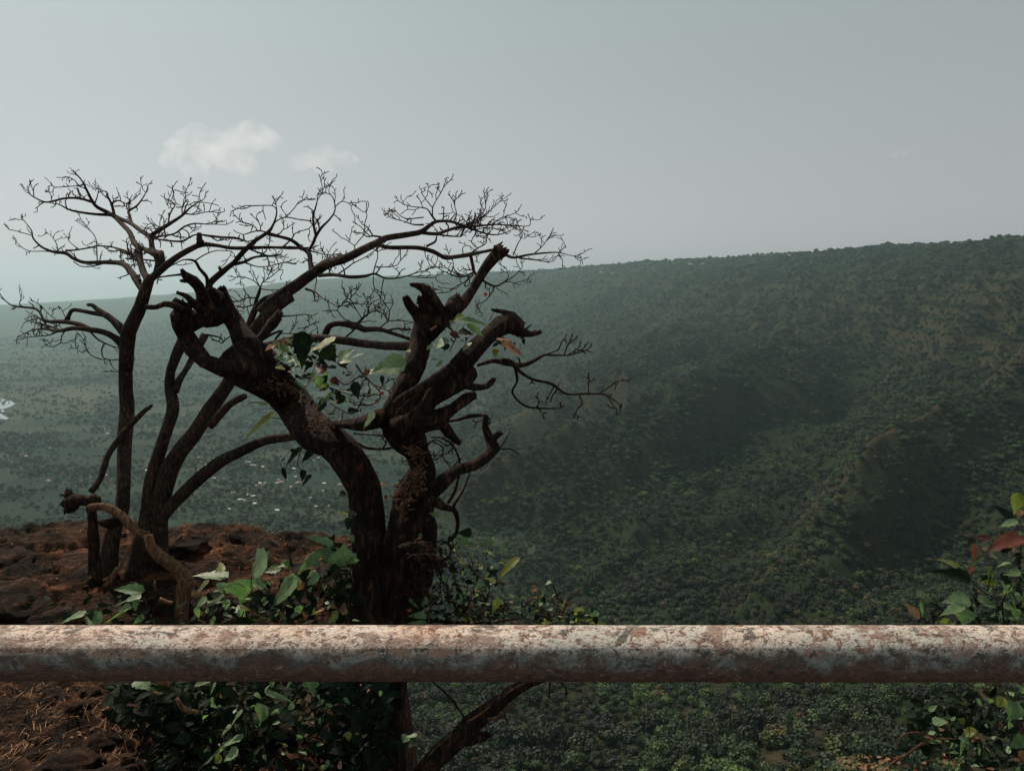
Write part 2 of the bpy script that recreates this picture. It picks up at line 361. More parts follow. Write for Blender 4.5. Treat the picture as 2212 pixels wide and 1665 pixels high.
dsh = np.hypot((X-c.x)/1.0, (Y-c.y)/1.55); shore = np.clip((480-dsh+260*(fbm(X/140, Y/140, 4)-.5))/90, 0, 1)*.5
for nm, arr in (('earth', E), ('plain', PLm), ('shore', shore)):
    at = me.attributes.new(nm, 'FLOAT', 'POINT'); at.data.foreach_set('value', arr.ravel().astype(np.float32))
me.materials.append(M['terrain'])
ter = bpy.data.objects.new('hills', me); C.objects.link(ter); tag(ter, 'green forested hillside and valley floor', 'terrain', kind='structure')
ter['kind'] = 'structure'
# sample height on grid (bilinear in polar space)
gr = np.gradient(Z, axis=0)/np.gradient(RR, axis=0); gt = np.gradient(Z, axis=1)/(RR*(az[1]-az[0])); SLOPE = np.hypot(gr, gt)
def sampleZ(x, y):
    r = np.hypot(x, y); a = np.arctan2(x, y)
    fi = (np.log(r)-math.log(18))/(math.log(15500)-math.log(18))*(NR-1); fj = (a-az[0])/(az[-1]-az[0])*(NA-1)
    i0 = np.clip(fi.astype(int), 0, NR-2); j0 = np.clip(fj.astype(int), 0, NA-2); ti = fi-i0; tj = fj-j0
    g = lambda A: (A[i0, j0]*(1-tj)+A[i0, j0+1]*tj)*(1-ti)+(A[i0+1, j0]*(1-tj)+A[i0+1, j0+1]*tj)*ti
    return g(Z), g(PLm), g(np.clip(E+np.clip(SLOPE-.85, 0, .7)*.55*(RR > 1600)*(Z > -160), 0, 1)), g(shore)

# ------------------------------------------------------------------ lake
def lake(name, pts, label):
    mb = MB(); v = []
    for a, b in pts:
        r = ray(a, b); t = (PLAIN+3.0-CAM.z)/r.z; v.append(CAM+r*t)
    mb.add([list(p) for p in v], [tuple(range(len(v)))]); o = mb.build(name, M['water'], None, False); tag(o, label, 'water', kind='structure')
lake('lake', [(-420,868),(-200,848),(-60,856),(0,861),(18,864),(34,871),(24,878),(6,884),(10,889),(0,892),(12,899),(24,905),(10,906),(-30,899),(-200,905),(-420,915)], 'pale lake water on the valley floor')

# ------------------------------------------------------------------ forest
def clump_mesh(name, seed, trunk=True, n=260, w=1.0, h=.8):
    rn = random.Random(seed); V = []; F = []
    lobes = [(rn.uniform(-.30, .30)*w, rn.uniform(-.30, .30)*w, rn.uniform(.55, .85)*h, rn.uniform(.32, .5)) for _ in range(7)]
    for k in range(n):
        lx, ly, lz, lr = rn.choice(lobes); th = rn.uniform(0, 6.283); cz = rn.uniform(-.6, 1); s = math.sqrt(1-cz*cz); r = lr*rn.uniform(.75, 1.1)
        c = Vector((lx+r*s*math.cos(th), ly+r*s*math.sin(th), lz+r*cz*.75))
        nrm = Vector((s*math.cos(th), s*math.sin(th), cz))+Vector((rn.uniform(-.7, .7), rn.uniform(-.7, .7), rn.uniform(-.3, .7))); nrm.normalize()
        a = nrm.orthogonal().normalized(); b = nrm.cross(a); an = rn.uniform(0, 6.28); a, b = a*math.cos(an)+b*math.sin(an), b*math.cos(an)-a*math.sin(an)
        sz = rn.uniform(.07, .14); b0 = len(V)
        V += [c-a*sz, c-b*sz*.8+nrm*sz*.2, c+a*sz, c+b*sz*.8-nrm*.2*sz]; F.append((b0, b0+1, b0+2, b0+3))
    mats = [0]*len(F)
    if trunk:
        b0 = len(V)
        for z, r in ((-.12, .05), (.8*h, .025)):
            for k in range(5): V.append(Vector((r*math.cos(k*1.257), r*math.sin(k*1.257), z)))
        for k in range(5): F.append((b0+k, b0+(k+1) % 5, b0+5+(k+1) % 5, b0+5+k)); mats.append(1)
    me = bpy.data.meshes.new(name); me.from_pydata([tuple(v) for v in V], [], F); me.materials.append(M['tree']); me.materials.append(M['grey_bark'])
    me.polygons.foreach_set('material_index', mats); me.update(); return me
protos = [clump_mesh('tree_crown', s, n=300 if s < 3 else 220, w=[1,.9,1.15,.8,1.1,.95][s], h=[.8,1.0,.6,1.1,.7,.85][s]) for s in range(6)]

def scatter(n_try, r0, r1, dens_fn, amax=40):
    a = np.radians(RNG.uniform(-amax, amax, n_try)); r = np.sqrt(RNG.uniform(r0*r0, r1*r1, n_try)); x = r*np.sin(a); y = r*np.cos(a)
    z, pl, e, sh = sampleZ(x, y); d = dens_fn(x, y, z, pl, e, sh); k = RNG.random(n_try) < d
    return x[k], y[k], z[k], pl[k]
def dens(x, y, z, pl, e, sh):
    g = fbm(x/70, y/70, 4); hill = np.clip((g-.30)*9, .2, 1)*np.clip(1-1.3*e, .06, 1)
    pf = np.clip((fbm(x/160+40, y/110, 4)-.36)*5, .08, .95)
    return (hill*(1-pl)+pf*pl)*(1-sh*.95)
px_, py_, pz_, ps_ = [], [], [], []
def fov_area(r0, r1, amax=40): return math.radians(2*amax)*(r1*r1-r0*r0)/2
near_trees = []
for r0, r1, cell, s0, s1 in [(180,600,30,4.5,10),(600,1100,36,3.8,7.8),(1100,1800,60,4.0,8),(1800,2800,100,4.5,9),(2800,4500,300,6,12),(4500,8500,1300,8,16)]:
    x, y, z, pl = scatter(int(fov_area(r0, r1)/cell), r0, r1, dens)
    s = RNG.uniform(s0, s1, len(x))*RNG.choice([.4, .6, .8, 1, 1.4], len(x)); s = np.where(pl > .5, s*.8, s)
    px_.append(x); py_.append(y); pz_.append(z); ps_.append(s)
FX, FY, FZ, FS = map(np.concatenate, (px_, py_, pz_, ps_))
print('forest trees', len(FX))
# nearest ones inside the frame become objects of their own
def proj(x, y, z):
    d = np.stack([x, y, z-1.6], -1); f = d@np.array(Fv); return CX+FD*(d@np.array(Rv))/f, CY-FD*(d@np.array(Uv))/f, f
qx, qy, qf = proj(FX, FY, FZ+FS*.6)
inside = (qx > 880) & (qx < 2230) & (qy > 1478) & (qy < 1690)
idx = np.where(inside)[0]; idx = idx[np.argsort(qf[idx]/FS[idx])][:260]
ind = np.zeros(len(FX), bool); ind[idx] = True
pr = np.array([0, 1, 2, 3, 4, 5])
for j in idx:
    k = int(RNG.integers(0, 6)); o = bpy.data.objects.new('hillside_tree', protos[k]); C.objects.link(o)
    o.location = (FX[j], FY[j], FZ[j]); s = FS[j]; o.scale = (s, s, s*RNG.uniform(.8, 1.15)); o.rotation_euler = (0, 0, RNG.uniform(0, 6.28))
    tag(o, 'small leafy green tree on the steep slope seen below the rusty rail', 'tree', 'trees on the near slope below the rail')
# the rest of the wood: one object, geometry nodes instances
def build_forest(name, x, y, z, s, label):
    me = bpy.data.meshes.new(name); me.vertices.add(len(x)); me.vertices.foreach_set('co', np.stack([x, y, z], -1).ravel())
    for nm, arr in (('sc', s), ('rot', RNG.uniform(0, 6.28, len(x)))):
        at = me.attributes.new(nm, 'FLOAT', 'POINT'); at.data.foreach_set('value', arr.astype(np.float32))
    at = me.attributes.new('pick', 'INT', 'POINT'); at.data.foreach_set('value', RNG.integers(0, 6, len(x)).astype(np.int32))
    o = bpy.data.objects.new(name, me); C.objects.link(o)
    ng = bpy.data.node_groups.new('forest_scatter', 'GeometryNodeTree')
    ng.interface.new_socket('Geometry', in_out='INPUT', socket_type='NodeSocketGeometry'); ng.interface.new_socket('Geometry', in_out='OUTPUT', socket_type='NodeSocketGeometry')
    L = ng.links; gi = ng.nodes.new('NodeGroupInput'); go = ng.nodes.new('NodeGroupOutput')
    m2p = ng.nodes.new('GeometryNodeMeshToPoints'); L.new(gi.outputs[0], m2p.inputs[0])
    iop = ng.nodes.new('GeometryNodeInstanceOnPoints'); L.new(m2p.outputs[0], iop.inputs['Points'])
    gti = ng.nodes.new('GeometryNodeGeometryToInstance')
    for pm in reversed(protos):
        po = bpy.data.objects.new('tree_source', pm); oi = ng.nodes.new('GeometryNodeObjectInfo'); oi.inputs['Object'].default_value = po; L.new(oi.outputs['Geometry'], gti.inputs[0])
    L.new(gti.outputs[0], iop.inputs['Instance']); iop.inputs['Pick Instance'].default_value = True
    def na(nm, t): n = ng.nodes.new('GeometryNodeInputNamedAttribute'); n.data_type = t; n.inputs[0].default_value = nm; return n.outputs[0]
    L.new(na('pick', 'INT'), iop.inputs['Instance Index'])
    cb = ng.nodes.new('ShaderNodeCombineXYZ'); L.new(na('rot', 'FLOAT'), cb.inputs[2]); L.new(cb.outputs[0], iop.inputs['Rotation'])
    cs = ng.nodes.new('ShaderNodeCombineXYZ'); sc = na('sc', 'FLOAT')
    for q in range(3): L.new(sc, cs.inputs[q])
    L.new(cs.outputs[0], iop.inputs['Scale']); L.new(iop.outputs[0], go.inputs[0])
    md = o.modifiers.new('scatter', 'NODES'); md.node_group = ng
    tag(o, label, 'forest', kind='stuff')
hillm = ~ind & (FZ > PLAIN+25); plm = ~ind & ~hillm
build_forest('forest', FX[hillm], FY[hillm], FZ[hillm], FS[hillm], 'dense green scrub forest covering the hillside')
build_forest('valley_trees', FX[plm], FY[plm], FZ[plm], FS[plm], 'scattered trees and hedges across the valley floor')
# skyline trees on the plateau edge
cnt = 0
for k in range(150):
    px = random.choice([random.uniform(1100, 2212), random.uniform(1900, 2212)]); aa = math.atan((px-CX)/FD)
    j = int(np.argmin(abs(az-aa))); el = (Z[:, j]-1.6)/RR[:, j]; ii = int(np.argmax(el[NR//3:])+NR//3)
    x, y, z = X[ii, j], Y[ii, j], Z[ii, j]; r = RR[ii, j]
    o = bpy.data.objects.new('skyline_tree', protos[k % 6]); C.objects.link(o); o.location = (x, y, z-.5); s = r*random.uniform(2.0, 5)/FD*random.choice([.7, 1, 1.4]); o.scale = (s, s, s*random.uniform(.8, 1.3)); o.rotation_euler = (0, 0, random.uniform(0, 6))
    tag(o, 'tiny dark tree standing on the skyline of the plateau', 'tree', 'trees along the plateau skyline')

# ------------------------------------------------------------------ houses
def house_mesh(name, w, l, h, rf, roofm):
    me = bpy.data.meshes.new(name); a, b = w/2, l/2; e = .6
    V = [(-a,-b,-3),(a,-b,-3),(a,b,-3),(-a,b,-3),(-a,-b,h),(a,-b,h),(a,b,h),(-a,b,h),(0,-b,h+rf),(0,b,h+rf)]
    F = [(0,1,5,4),(2,3,7,6),(1,2,6,5),(3,0,4,7),(4,5,8),(6,7,9)]; mi = [0]*6
    b0 = len(V); V += [(-a-e,-b-e,h-.25),(0,-b-e,h+rf+.2),(0,b+e,h+rf+.2),(-a-e,b+e,h-.25),(a+e,-b-e,h-.25),(a+e,b+e,h-.25),(-a-e,-b-e,h-.05),(0,-b-e,h+rf+.4),(0,b+e,h+rf+.4),(-a-e,b+e,h-.05),(a+e,-b-e,h-.05),(a+e,b+e,h-.05)]
    F += [tuple(b0+q for q in t) for t in ((0,1,2,3),(1,4,5,2),(6,7,8,9),(7,10,11,8),(0,6,9,3),(4,5,11,10),(0,1,7,6),(1,4,10,7),(3,9,8,2),(2,8,11,5))]; mi += [1]*10
    for s in (-1, 1):
        b0 = len(V); V += [(a+.05, s*b*.5-.5, .8), (a+.05, s*b*.5+.5, .8), (a+.05, s*b*.5+.5, 2.0), (a+.05, s*b*.5-.5, 2.0)]; F.append((b0, b0+1, b0+2, b0+3)); mi.append(2)
    me.from_pydata(V, [], F); me.materials.append(M['housewall']); me.materials.append(roofm); me.materials.append(M['dark_wood']); me.polygons.foreach_set('material_index', mi); me.update(); return me
hm = [house_mesh('house', 8, 13, 3, 1.6, M['roof_white']), house_mesh('house', 7, 9, 3, 1.8, M['roof_white']), house_mesh('house', 8, 11, 3, 2.4, M['roof_tan'])]
hs = []
for (x, y) in [(115,240),(105,650+80),(190,660),(408,42),(1190,400),(1105,428),(820,490),(232,483),(378,597),(203,662),(375,850),(640,828),(695,820),(815,805),(1122,770),(1520,673),(1572,727),(1510,772),(1400,355),(1060,110),(2040,686),(1875,706),(1630,828),(1705,830),(1760,855),(1950,885),(2000,880),(2050,880),(1765,938),(1785,935),(2000,745),(1940,730),(1893,958),(2130,1010),(2120,840),(2150,860),(1830,995),(1860,1000),(628,1235)]:
    if (x, y) in [(115,240),(105,730)]: continue
    hs.append(rg(3, x, y))
for (x, y) in [(90,600*1+105),(110,730),(170,870),(205,865),(245,880),(300,865),(190,960),(85,958),(120,968),(370,840),(405,895),(330,860),(60,705),(510,1020),(190,740),(575,690),(610,675)]: hs.append(rg(4, x, y))
for k in range(14): hs.append((random.gauss(620, 70), random.gauss(1050, 30)))
vh = 'tiny pale roofed house among the trees on the valley floor'
for k, (a, b) in enumerate(hs):
    r = ray(a, b); t = (PLAIN-CAM.z)/r.z; p = CAM+r*t; z = float(sampleZ(np.array([p.x]), np.array([p.y]))[0][0])
    r = ray(a, b); t = (z-CAM.z)/r.z; p = CAM+r*t
    tan = k % 5 == 3
    o = bpy.data.objects.new('house', hm[2 if tan else k % 2]); C.objects.link(o); o.location = (p.x, p.y, z+1.5); o.rotation_euler = (0, 0, random.uniform(-.6, .6)+math.pi/2); s = random.uniform(.35, .85); o.scale = (s, s, s)
    tag(o, 'tiny tan roofed house among the trees on the valley floor' if tan else vh, 'house', 'tan roofed valley houses' if tan else 'white roofed valley houses')
def hit(px, py, rmin=800):
    r = ray(px, py); h = math.hypot(r.x, r.y); a = math.atan2(r.x, r.y); j = int(np.argmin(abs(az-a)))
    for i in range(NR):
        if RR[i, j] > rmin and 1.6+r.z/h*RR[i, j] < Z[i, j]: return Vector((X[i, j], Y[i, j], Z[i, j]))
    return None
for (x, y) in [(815,220),(770,222),(760,228),(1165,190),(205,262),(110,262),(150,262),(405,262),(450,262)]:
    a, b = rg(8, x, y); p = hit(a, b)
    if p is None: continue
    o = bpy.data.objects.new('house', hm[0]); C.objects.link(o); o.location = p+Vector((0, 0, 5)); o.rotation_euler = (0, 0, math.pi/2+random.uniform(-.2, .2)); o.scale = (1.3, 1.3, 1.3)
    tag(o, 'tiny white roofed farmhouse in the trees on top of the plateau', 'house', 'houses on the plateau')

# ------------------------------------------------------------------ near ground
def near_h(x, y):
    e = -.54-.14*(y-2.4)+.10*math.sin(y*2.3)                 # cliff edge: right of it the ground falls away
    if y < 2.2: e = -.54+(2.2-y)*3.3
    s = (x-e)
    n1 = noise.fractal(Vector((x*1.1, y*1.1, 3)), 1, 2, 4); n2 = noise.fractal(Vector((x*4, y*4.5, 9)), .8, 2, 5)
    b = .02-.34*math.exp(-((y-3.7)/.55)**2)+.05*math.exp(-((x+1.75)/.5)**2-((y-5.1)/.5)**2)
    b += .07*n1+.055*n2; u = min(1, max(0, (y-4.0)/1.1)); b -= .15*u*u*(3-2*u)
    q = (b*9+n1*.8); fl = math.floor(q); t = q-fl; b = .65*b+.35*((fl+min(1, max(0, (t-.72)/.28))-n1*.8)/9)   # ledges
    b += .018*noise.noise(Vector((x*15, y*19, 1)))+.009*noise.noise(Vector((x*41, y*47, 1)))
    far = y-(5.35+.25*math.sin(x*1.7)+.12*math.sin(x*5))
    d = 0
    if s > 0: d += s*s*9+s*4
    if far > 0: d += far*far*2+far*.5
    return b-min(d, 6+.8*(abs(s)+max(far, 0)))
mb = MB(); nx, ny = 420, 360; xs = np.linspace(-5.5, 4.5, nx); ys = np.concatenate([np.linspace(-2, 2, 60), np.linspace(2.03, 6.4, 250), np.linspace(6.5, 22, 50)])
V = [(x, y, near_h(x, y)) for y in ys for x in xs]
F = [(j*nx+i, j*nx+i+1, (j+1)*nx+i+1, (j+1)*nx+i) for j in range(len(ys)-1) for i in range(nx-1)]
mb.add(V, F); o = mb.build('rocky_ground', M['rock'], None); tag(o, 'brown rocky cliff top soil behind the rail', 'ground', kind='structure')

# rocks
def rock(name, loc, s, label, group, seed):
    rn = random.Random(seed); import bmesh
    bm = bmesh.new(); bmesh.ops.create_icosphere(bm, subdivisions=4, radius=1)
    for v in bm.verts:
        c = v.co.copy(); d = 1+.35*noise.fractal(c*1.3+Vector((seed, 0, 0)), 1, 2, 4); c = c*d
        c.x = round(c.x*3.5+.15*c.y)/3.5*.35+c.x*.65; c.z = round(c.z*3)/3*.4+c.z*.6; v.co = Vector((c.x*s[0], c.y*s[1], c.z*s[2]))
    me = bpy.data.meshes.new(name); bm.to_mesh(me); bm.free(); me.materials.append(M['rock']); me.polygons.foreach_set('use_smooth', [True]*len(me.polygons))
    o = bpy.data.objects.new(name, me); C.objects.link(o); o.location = loc; o.rotation_euler = (rn.uniform(-.2, .2), rn.uniform(-.2, .2), rn.uniform(0, 6)); tag(o, label, 'rock', group); return o
for k, (r, x, y, d, sx, lab) in enumerate([(5,430,460,3.9,.11,'flat brown rock left of the small stem, above the rail'),(5,330,530,3.7,.07,'small tan flat rock just left above the rail'),(5,80,360,4.3,.26,'large dark boulder at the left edge above the rail'),(5,40,230,4.9,.2,'rounded brown boulder at the far left mound edge'),
        (5,300,420,4.2,.16,'brown slab rock in the shade left of the stems'),(5,640,1160,2.7,.07,'angular reddish rock below the rail beside the bush'),(5,410,1350,2.5,.10,'triangular dark red rock below the rail'),(5,600,1420,2.4,.12,'low dark slab rock near the bottom of the ground'),(5,1150,260,4.9,.16,'rounded soil boulder behind the lit twisted root'),(5,900,1550,2.3,.1,'dark rock under the bush at the bottom')]):
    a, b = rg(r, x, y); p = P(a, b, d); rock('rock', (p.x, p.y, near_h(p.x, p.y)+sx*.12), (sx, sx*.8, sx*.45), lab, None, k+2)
for k in range(60):
    a, b = random.uniform(-200, 420), random.choice([random.uniform(1470, 1665), random.uniform(1200, 1340)]); d = 1.6/math.tan(math.radians(15)) if 0 else None
    r = ray(a, b); t = (-.05-1.6)/r.z; p = CAM+r*t
    if p.y > 5.3: continue
    s = random.uniform(.012, .035); rock('stone', (p.x, p.y, near_h(p.x, p.y)+s*.2), (s, s*.8, s*.5), 'small loose brown stone lying on the rocky ground', 'loose stones on the ground', k+40)

# dry grass and straw
def blades(pts, n, hgt, spread, lean, mb, w=.0016):
    for (p, k) in pts:
        for _ in range(k):
            b = Vector(p)+Vector((random.gauss(0, spread), random.gauss(0, spread*.6), 0)); b.z = near_h(b.x, b.y)-.003
            h = hgt*random.uniform(.4, 1.1); d = Vector((random.gauss(0, lean), random.gauss(0, lean), 1)).normalized(); m = b+d*h*.5; t = b+d*h+Vector((d.x, d.y, -.3))*h*.35
            s = Vector((w, 0, 0)); n0 = [b-s, b+s, m+s*.7, m-s*.7, t]
            mb.add([list(q) for q in n0], [(0, 1, 2, 3), (3, 2, 4)])
mb = MB(); G = []
for (a, b, k) in [(545,1146,10),(470,1143,8),(505,1146,12),(620,1168,45),(640,1166,45),(660,1168,40),(600,1168,18),(715,1172,14),(20,1175,14),(180,1150,6),(520,1185,40),(538,1195,30),(560,1205,16),(750,1176,10)]:
    r = ray(a, b); t = 5.25/r.y; p = CAM+r*t; G.append((p, k*2))
blades(G, 0, .055, .06, .35, mb)
G = []
for k in range(60):
    a, b = random.uniform(0, 340), random.uniform(1480, 1665); r = ray(a, b); t = -1.6/r.z; G.append((CAM+r*t, 4))
for (a, b) in [(60,1580),(70,1590),(75,1600),(210,1590),(250,1560),(240,1600),(20,1620),(300,1620)]:
    r = ray(a, b); t = -1.6/r.z; G.append((CAM+r*t, 14))
blades(G, 0, .07, .05, 2.2, mb, .0011)
o = mb.build('dry_grass', M['grass'], None, False); tag(o, 'dry orange grass and straw on the cliff top', 'grass', kind='stuff')

mb = MB(); mb2 = MB()
for k in range(3000):
    a = random.uniform(-150, 800); b = random.choice([random.uniform(1150, 1345), random.uniform(1470, 1680)]); r = ray(a, b)
    t = (-.1-1.6)/r.z; p = CAM+r*t
    if p.y > 5.5 or p.y < 1.9: continue
    x = p.x; y = p.y+random.uniform(-.1, .1); z = near_h(x, y)
    if z < -.6 or (a > 380 and b > 1450): continue
    an = random.uniform(0, 6.28); L = random.uniform(.004, .014); w_ = L*random.uniform(.25, .5); q = Vector((x, y, z+.004)); dx = Vector((math.cos(an), math.sin(an), random.gauss(0, .3)))*L; dy = Vector((-math.sin(an), math.cos(an), random.gauss(0, .4)))*w_
    (mb if k % 3 else mb2).add([list(v) for v in (q-dx, q-dy+Vector((0, 0, .003)), q+dx, q+dy+Vector((0, 0, .003)))], [(0, 1, 2, 3)])
o = mb.build('leaf_litter', M['leaf_dead'], None, False); tag(o, 'dry brown leaf litter over the rocky ground', 'leaf litter', kind='stuff')
o = mb2.build('bark_litter', M['dead_wood'], None, False); tag(o, 'small dark bark chips over the rocky ground', 'litter', kind='stuff')

# ------------------------------------------------------------------ rail
A = P(-5200, 1405.9, .94); B = P(7400, 1414.6, .835)
rail = thing('guard_rail', (0, (A.y+B.y)/2, -.05), 'rusty metal pipe guard rail with flaking cream paint across the foreground', 'railing')
D_ = B-A; L = D_.length; mb = MB(); n = 1500; sd = 72; R0 = .0307
V = []
for i in range(n+1):
    for k in range(sd):
        an = 2*math.pi*k/sd; x = -L/2+L*i/n
        c = Vector((x*3, math.cos(an)*.6, math.sin(an)*.6)); r = R0*(1+.004*noise.noise(c)+.0035*noise.noise(Vector((x*60, math.cos(an)*4, math.sin(an)*4))))
        V.append((x, r*math.cos(an), r*math.sin(an)))
F = [(i*sd+k, i*sd+(k+1) % sd, (i+1)*sd+(k+1) % sd, (i+1)*sd+k) for i in range(n) for k in range(sd)]
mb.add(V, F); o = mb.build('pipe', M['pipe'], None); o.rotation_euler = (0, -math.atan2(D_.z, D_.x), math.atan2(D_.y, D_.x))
o.location = (A+B)/2-rail.location; o.parent = rail
for x in (-2.4, -1.1, 1.1, 2.4):
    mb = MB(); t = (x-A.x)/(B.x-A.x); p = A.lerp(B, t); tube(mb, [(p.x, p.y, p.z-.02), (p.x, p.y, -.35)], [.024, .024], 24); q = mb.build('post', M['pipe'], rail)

# ------------------------------------------------------------------ tree tracing
def parse(s):
    out = []
    for w in s.split():
        q = [float(a) for a in w.split(',')]; out.append(q)
    ws = [(i, q[2]) for i, q in enumerate(out) if len(q) > 2]
    W = np.interp(range(len(out)), [i for i, _ in ws], [w for _, w in ws]); return [(q[0], q[1]) for q in out], W
def dfan(px, py):
    up = max(0, (1100-py)/600)
    return 4.6+up*(.45*math.sin(px*.0062+.6)+.28*math.sin(px*.013+py*.011)+.12*math.sin(px*.031))
def dmain(px, py):
    up = max(0, min(1, (1250-py)/400)); return 3.0+up*(.16*math.sin(px*.011+1)+.08*math.sin(py*.021+px*.013))
def pts3(reg, s, dfn, off=0):
    pts, W = parse(s); out = []; rad = []
    for (x, y), w in zip(pts, W):
        a, b = rg(reg, x, y); d = dfn(a, b)+off; out.append(P(a, b, d)); rad.append(w*REG[reg][2]*S*d/FD/2)
    return out, rad
def twig(mb, p, d, L, r, lev, rn):
    n = max(3, int(L/.022)); pts = [p]; rad = [r]; q = p.copy(); dd = d.normalized(); kids = []
    for i in range(n):
        t = (i+1)/n
        dd = (dd+Vector((rn.gauss(0, .34), rn.gauss(0, .25), rn.gauss(0, .34)+.05))).normalized()
        q = q+dd*(L/n); pts.append(q.copy()); rad.append(max(.0022, r*(1-.45*t)))
        if lev > 0 and rn.random() < .6: kids.append((q.copy(), dd.copy(), rad[-1], t))
    tube(mb, pts, rad, 4 if r < .004 else 5, step_f=2.5)
    side = rn.choice((-1, 1))
    for (q, dd, rr, t) in kids:
        side = -side; ax = Vector((dd.z, 0, -dd.x))*side+Vector((0, rn.gauss(0, .5), 0)); ax.normalize()
        nd = (dd*rn.uniform(.6, 1.1)+ax*rn.uniform(.5, 1.0)+Vector((0, 0, .25))).normalized()
        twig(mb, q, nd, L*rn.uniform(.25, .45)*(1.15-.5*t), max(.0022, rr*.9), lev-1, rn)
def limb(tree, reg, s, dfn, m, name='branch', off=0, dens=1.0, rough=.08, sides=None, jag=0, freq=14, tmax=26, label=None, tl=1.0, down=0):
    pts, rad = pts3(reg, s, dfn, off); rad = [max(q, .0027) for q in rad]; mb = MB(); seed = abs(hash_(s)) % 997; rn = random.Random(seed)
    big = max(rad); sd = sides or (24 if big > .05 else 14 if big > .02 else 8 if big > .006 else 6)
    tube(mb, pts, rad, sd, rough, freq, jag, seed, .4 if big > .05 else .7)
    if jag:                                    # broken fibres and knots at a snapped end
        e = Vector(pts[-1]); d = (Vector(pts[-1])-Vector(pts[-2])).normalized(); rr = rad[-1]
        for _ in range(7):
            o_ = Vector((rn.gauss(0, 1), rn.gauss(0, 1), rn.gauss(0, 1))); o_ = (o_-d*o_.dot(d)); o_ = o_.normalized()*rr*rn.uniform(.3, .95)
            tube(mb, [e+o_-d*rr*.8, e+o_+d*rr*rn.uniform(.1, .5), e+o_*1.1+d*rr*rn.uniform(.6, 1.5)], [rr*.35, rr*.28, rr*.05], 6, .4, 30)
        for _ in range(4):
            t = rn.uniform(.3, 1); q = Vector(pts[-2]).lerp(e, t); o_ = Vector((rn.gauss(0, 1), rn.gauss(0, 1), rn.gauss(0, 1))); o_ = (o_-d*o_.dot(d)).normalized(); r_ = rad[-2]*(1-t)+rr*t
            tube(mb, [q, q+o_*r_*.9, q+o_*r_*rn.uniform(1.15, 1.5)+d*r_*rn.uniform(0, .4)], [r_*.6, r_*.4, r_*.15], 7, .4, 30)
    # twigs where the limb is thin
    if dens > 0:
        Pp, R = catmull(pts, rad, .7, .02); acc = 0
        for i in range(1, len(Pp)):
            seg = np.linalg.norm(Pp[i]-Pp[i-1]); 
            if R[i] > tmax*.0008: continue
            acc += seg*dens
            while acc > .086:
                acc -= .086*rn.uniform(.6, 1.7)
                d = Vector((Pp[i]-Pp[i-1]).tolist()).normalized(); sgn = rn.choice((-1, 1)); ax = Vector((d.z, 0, -d.x))*sgn+Vector((0, rn.gauss(0, .8), 0))
                nd = (d*rn.uniform(.3, 1)+ax.normalized()*rn.uniform(.6, 1)+Vector((0, 0, .18 if not down else -.2))).normalized()
                twig(mb, Vector(Pp[i].tolist()), nd, tl*rn.uniform(.04, .12), min(.0048, R[i]*.8), 2 if rn.random() < .3 else 1, rn)
        if rad[-1] < .012 and not jag:
            d = Vector((Pp[-1]-Pp[-2]).tolist()).normalized()
            for _ in range(2): twig(mb, Vector(Pp[-1].tolist()), (d+Vector((rn.gauss(0, .5), rn.gauss(0, .5), rn.gauss(0, .4)))).normalized(), tl*rn.uniform(.05, .12), min(.0032, rad[-1]), 1, rn)
    return mb.build(name, m, tree, label=label)
def hash_(s):
    h = 7
    for c in s: h = (h*131+ord(c)) % 1000003
    return h
base = P(310, 1285, 4.6)
fan = thing('bare_tree', base, 'slender bare tree with several fanning smooth stems and a wide leafless crown', 'tree')
K = M['grey_bark']
def f(reg, s, **k): return limb(fan, reg, s, dfan, K, **k)
# stems
f(3, '820,1620,150 830,1400,130 870,1200,112 925,1080,100 940,880,98 945,700,100 955,450,110 968,300,105 955,100,100 955,0,100', name='trunk', dens=0, off=-.02)
f(1, '958,1609,100 965,1450,105 975,1320,110 1020,1230,100 1070,1120,95 1100,1020,85 1130,930,78 1150,900,60', name='trunk', dens=0, off=-.02)
f(3, '1060,1609,230 1090,1400,200 1110,1250,160 1130,1080,110 1140,900,100 1190,700,95 1260,480,90 1315,300,95 1300,180,84 1290,100,70 1300,0,66', name='trunk', dens=0)
f(1, '1300,1609,70 1340,1500,80 1390,1390,80 1460,1260,66 1560,1100,62 1585,1000,56 1595,950,52 1630,915,50 1700,855,44 1780,790,36 1860,700,40 1950,620,30 2040,560,30 2070,520,20 2095,460,14 2105,400,10 2090,370,7 2050,357,5 1910,360,4', name='branch', dens=.8, tmax=9)
f(3, '1330,170,60 1360,80,56 1400,20,44 1430,-30,44 1500,-160,60 1560,-270,60', dens=0)
f(3, '1150,1450,260 1170,1250,200 1200,1080,160 1230,950,140 1290,750,140 1370,620,122 1480,480,112 1600,300,112 1690,170,100 1760,50,100 1860,-150,100 1950,-320,96', name='trunk', dens=0, off=.03)
f(1, '1860,1440,100 1950,1290,98 2040,1180,92 2140,1090,96 2212,1040,98', name='trunk', dens=0)
f(2, '-20,1080,100 100,965,92 230,880,80 340,800,75 440,735,70 560,700,62 680,640,55 780,590,48 850,555,44 1000,530,40 1090,512,38 1150,470,28 1200,440,22 1300,440,20 1400,470,18 1500,470,15 1600,460,12 1700,465,9 1840,470,5 1855,430,3', name='trunk', dens=1.3, tmax=11)
f(3, '1180,1210,90 1280,1060,92 1400,930,96 1540,800,96 1700,680,90 1850,610,76 2000,540,70 2150,515,66 2300,500,60', name='trunk', dens=.0)
f(3, '1600,420,70 1690,320,62 1760,250,58 1860,200,50', dens=0)
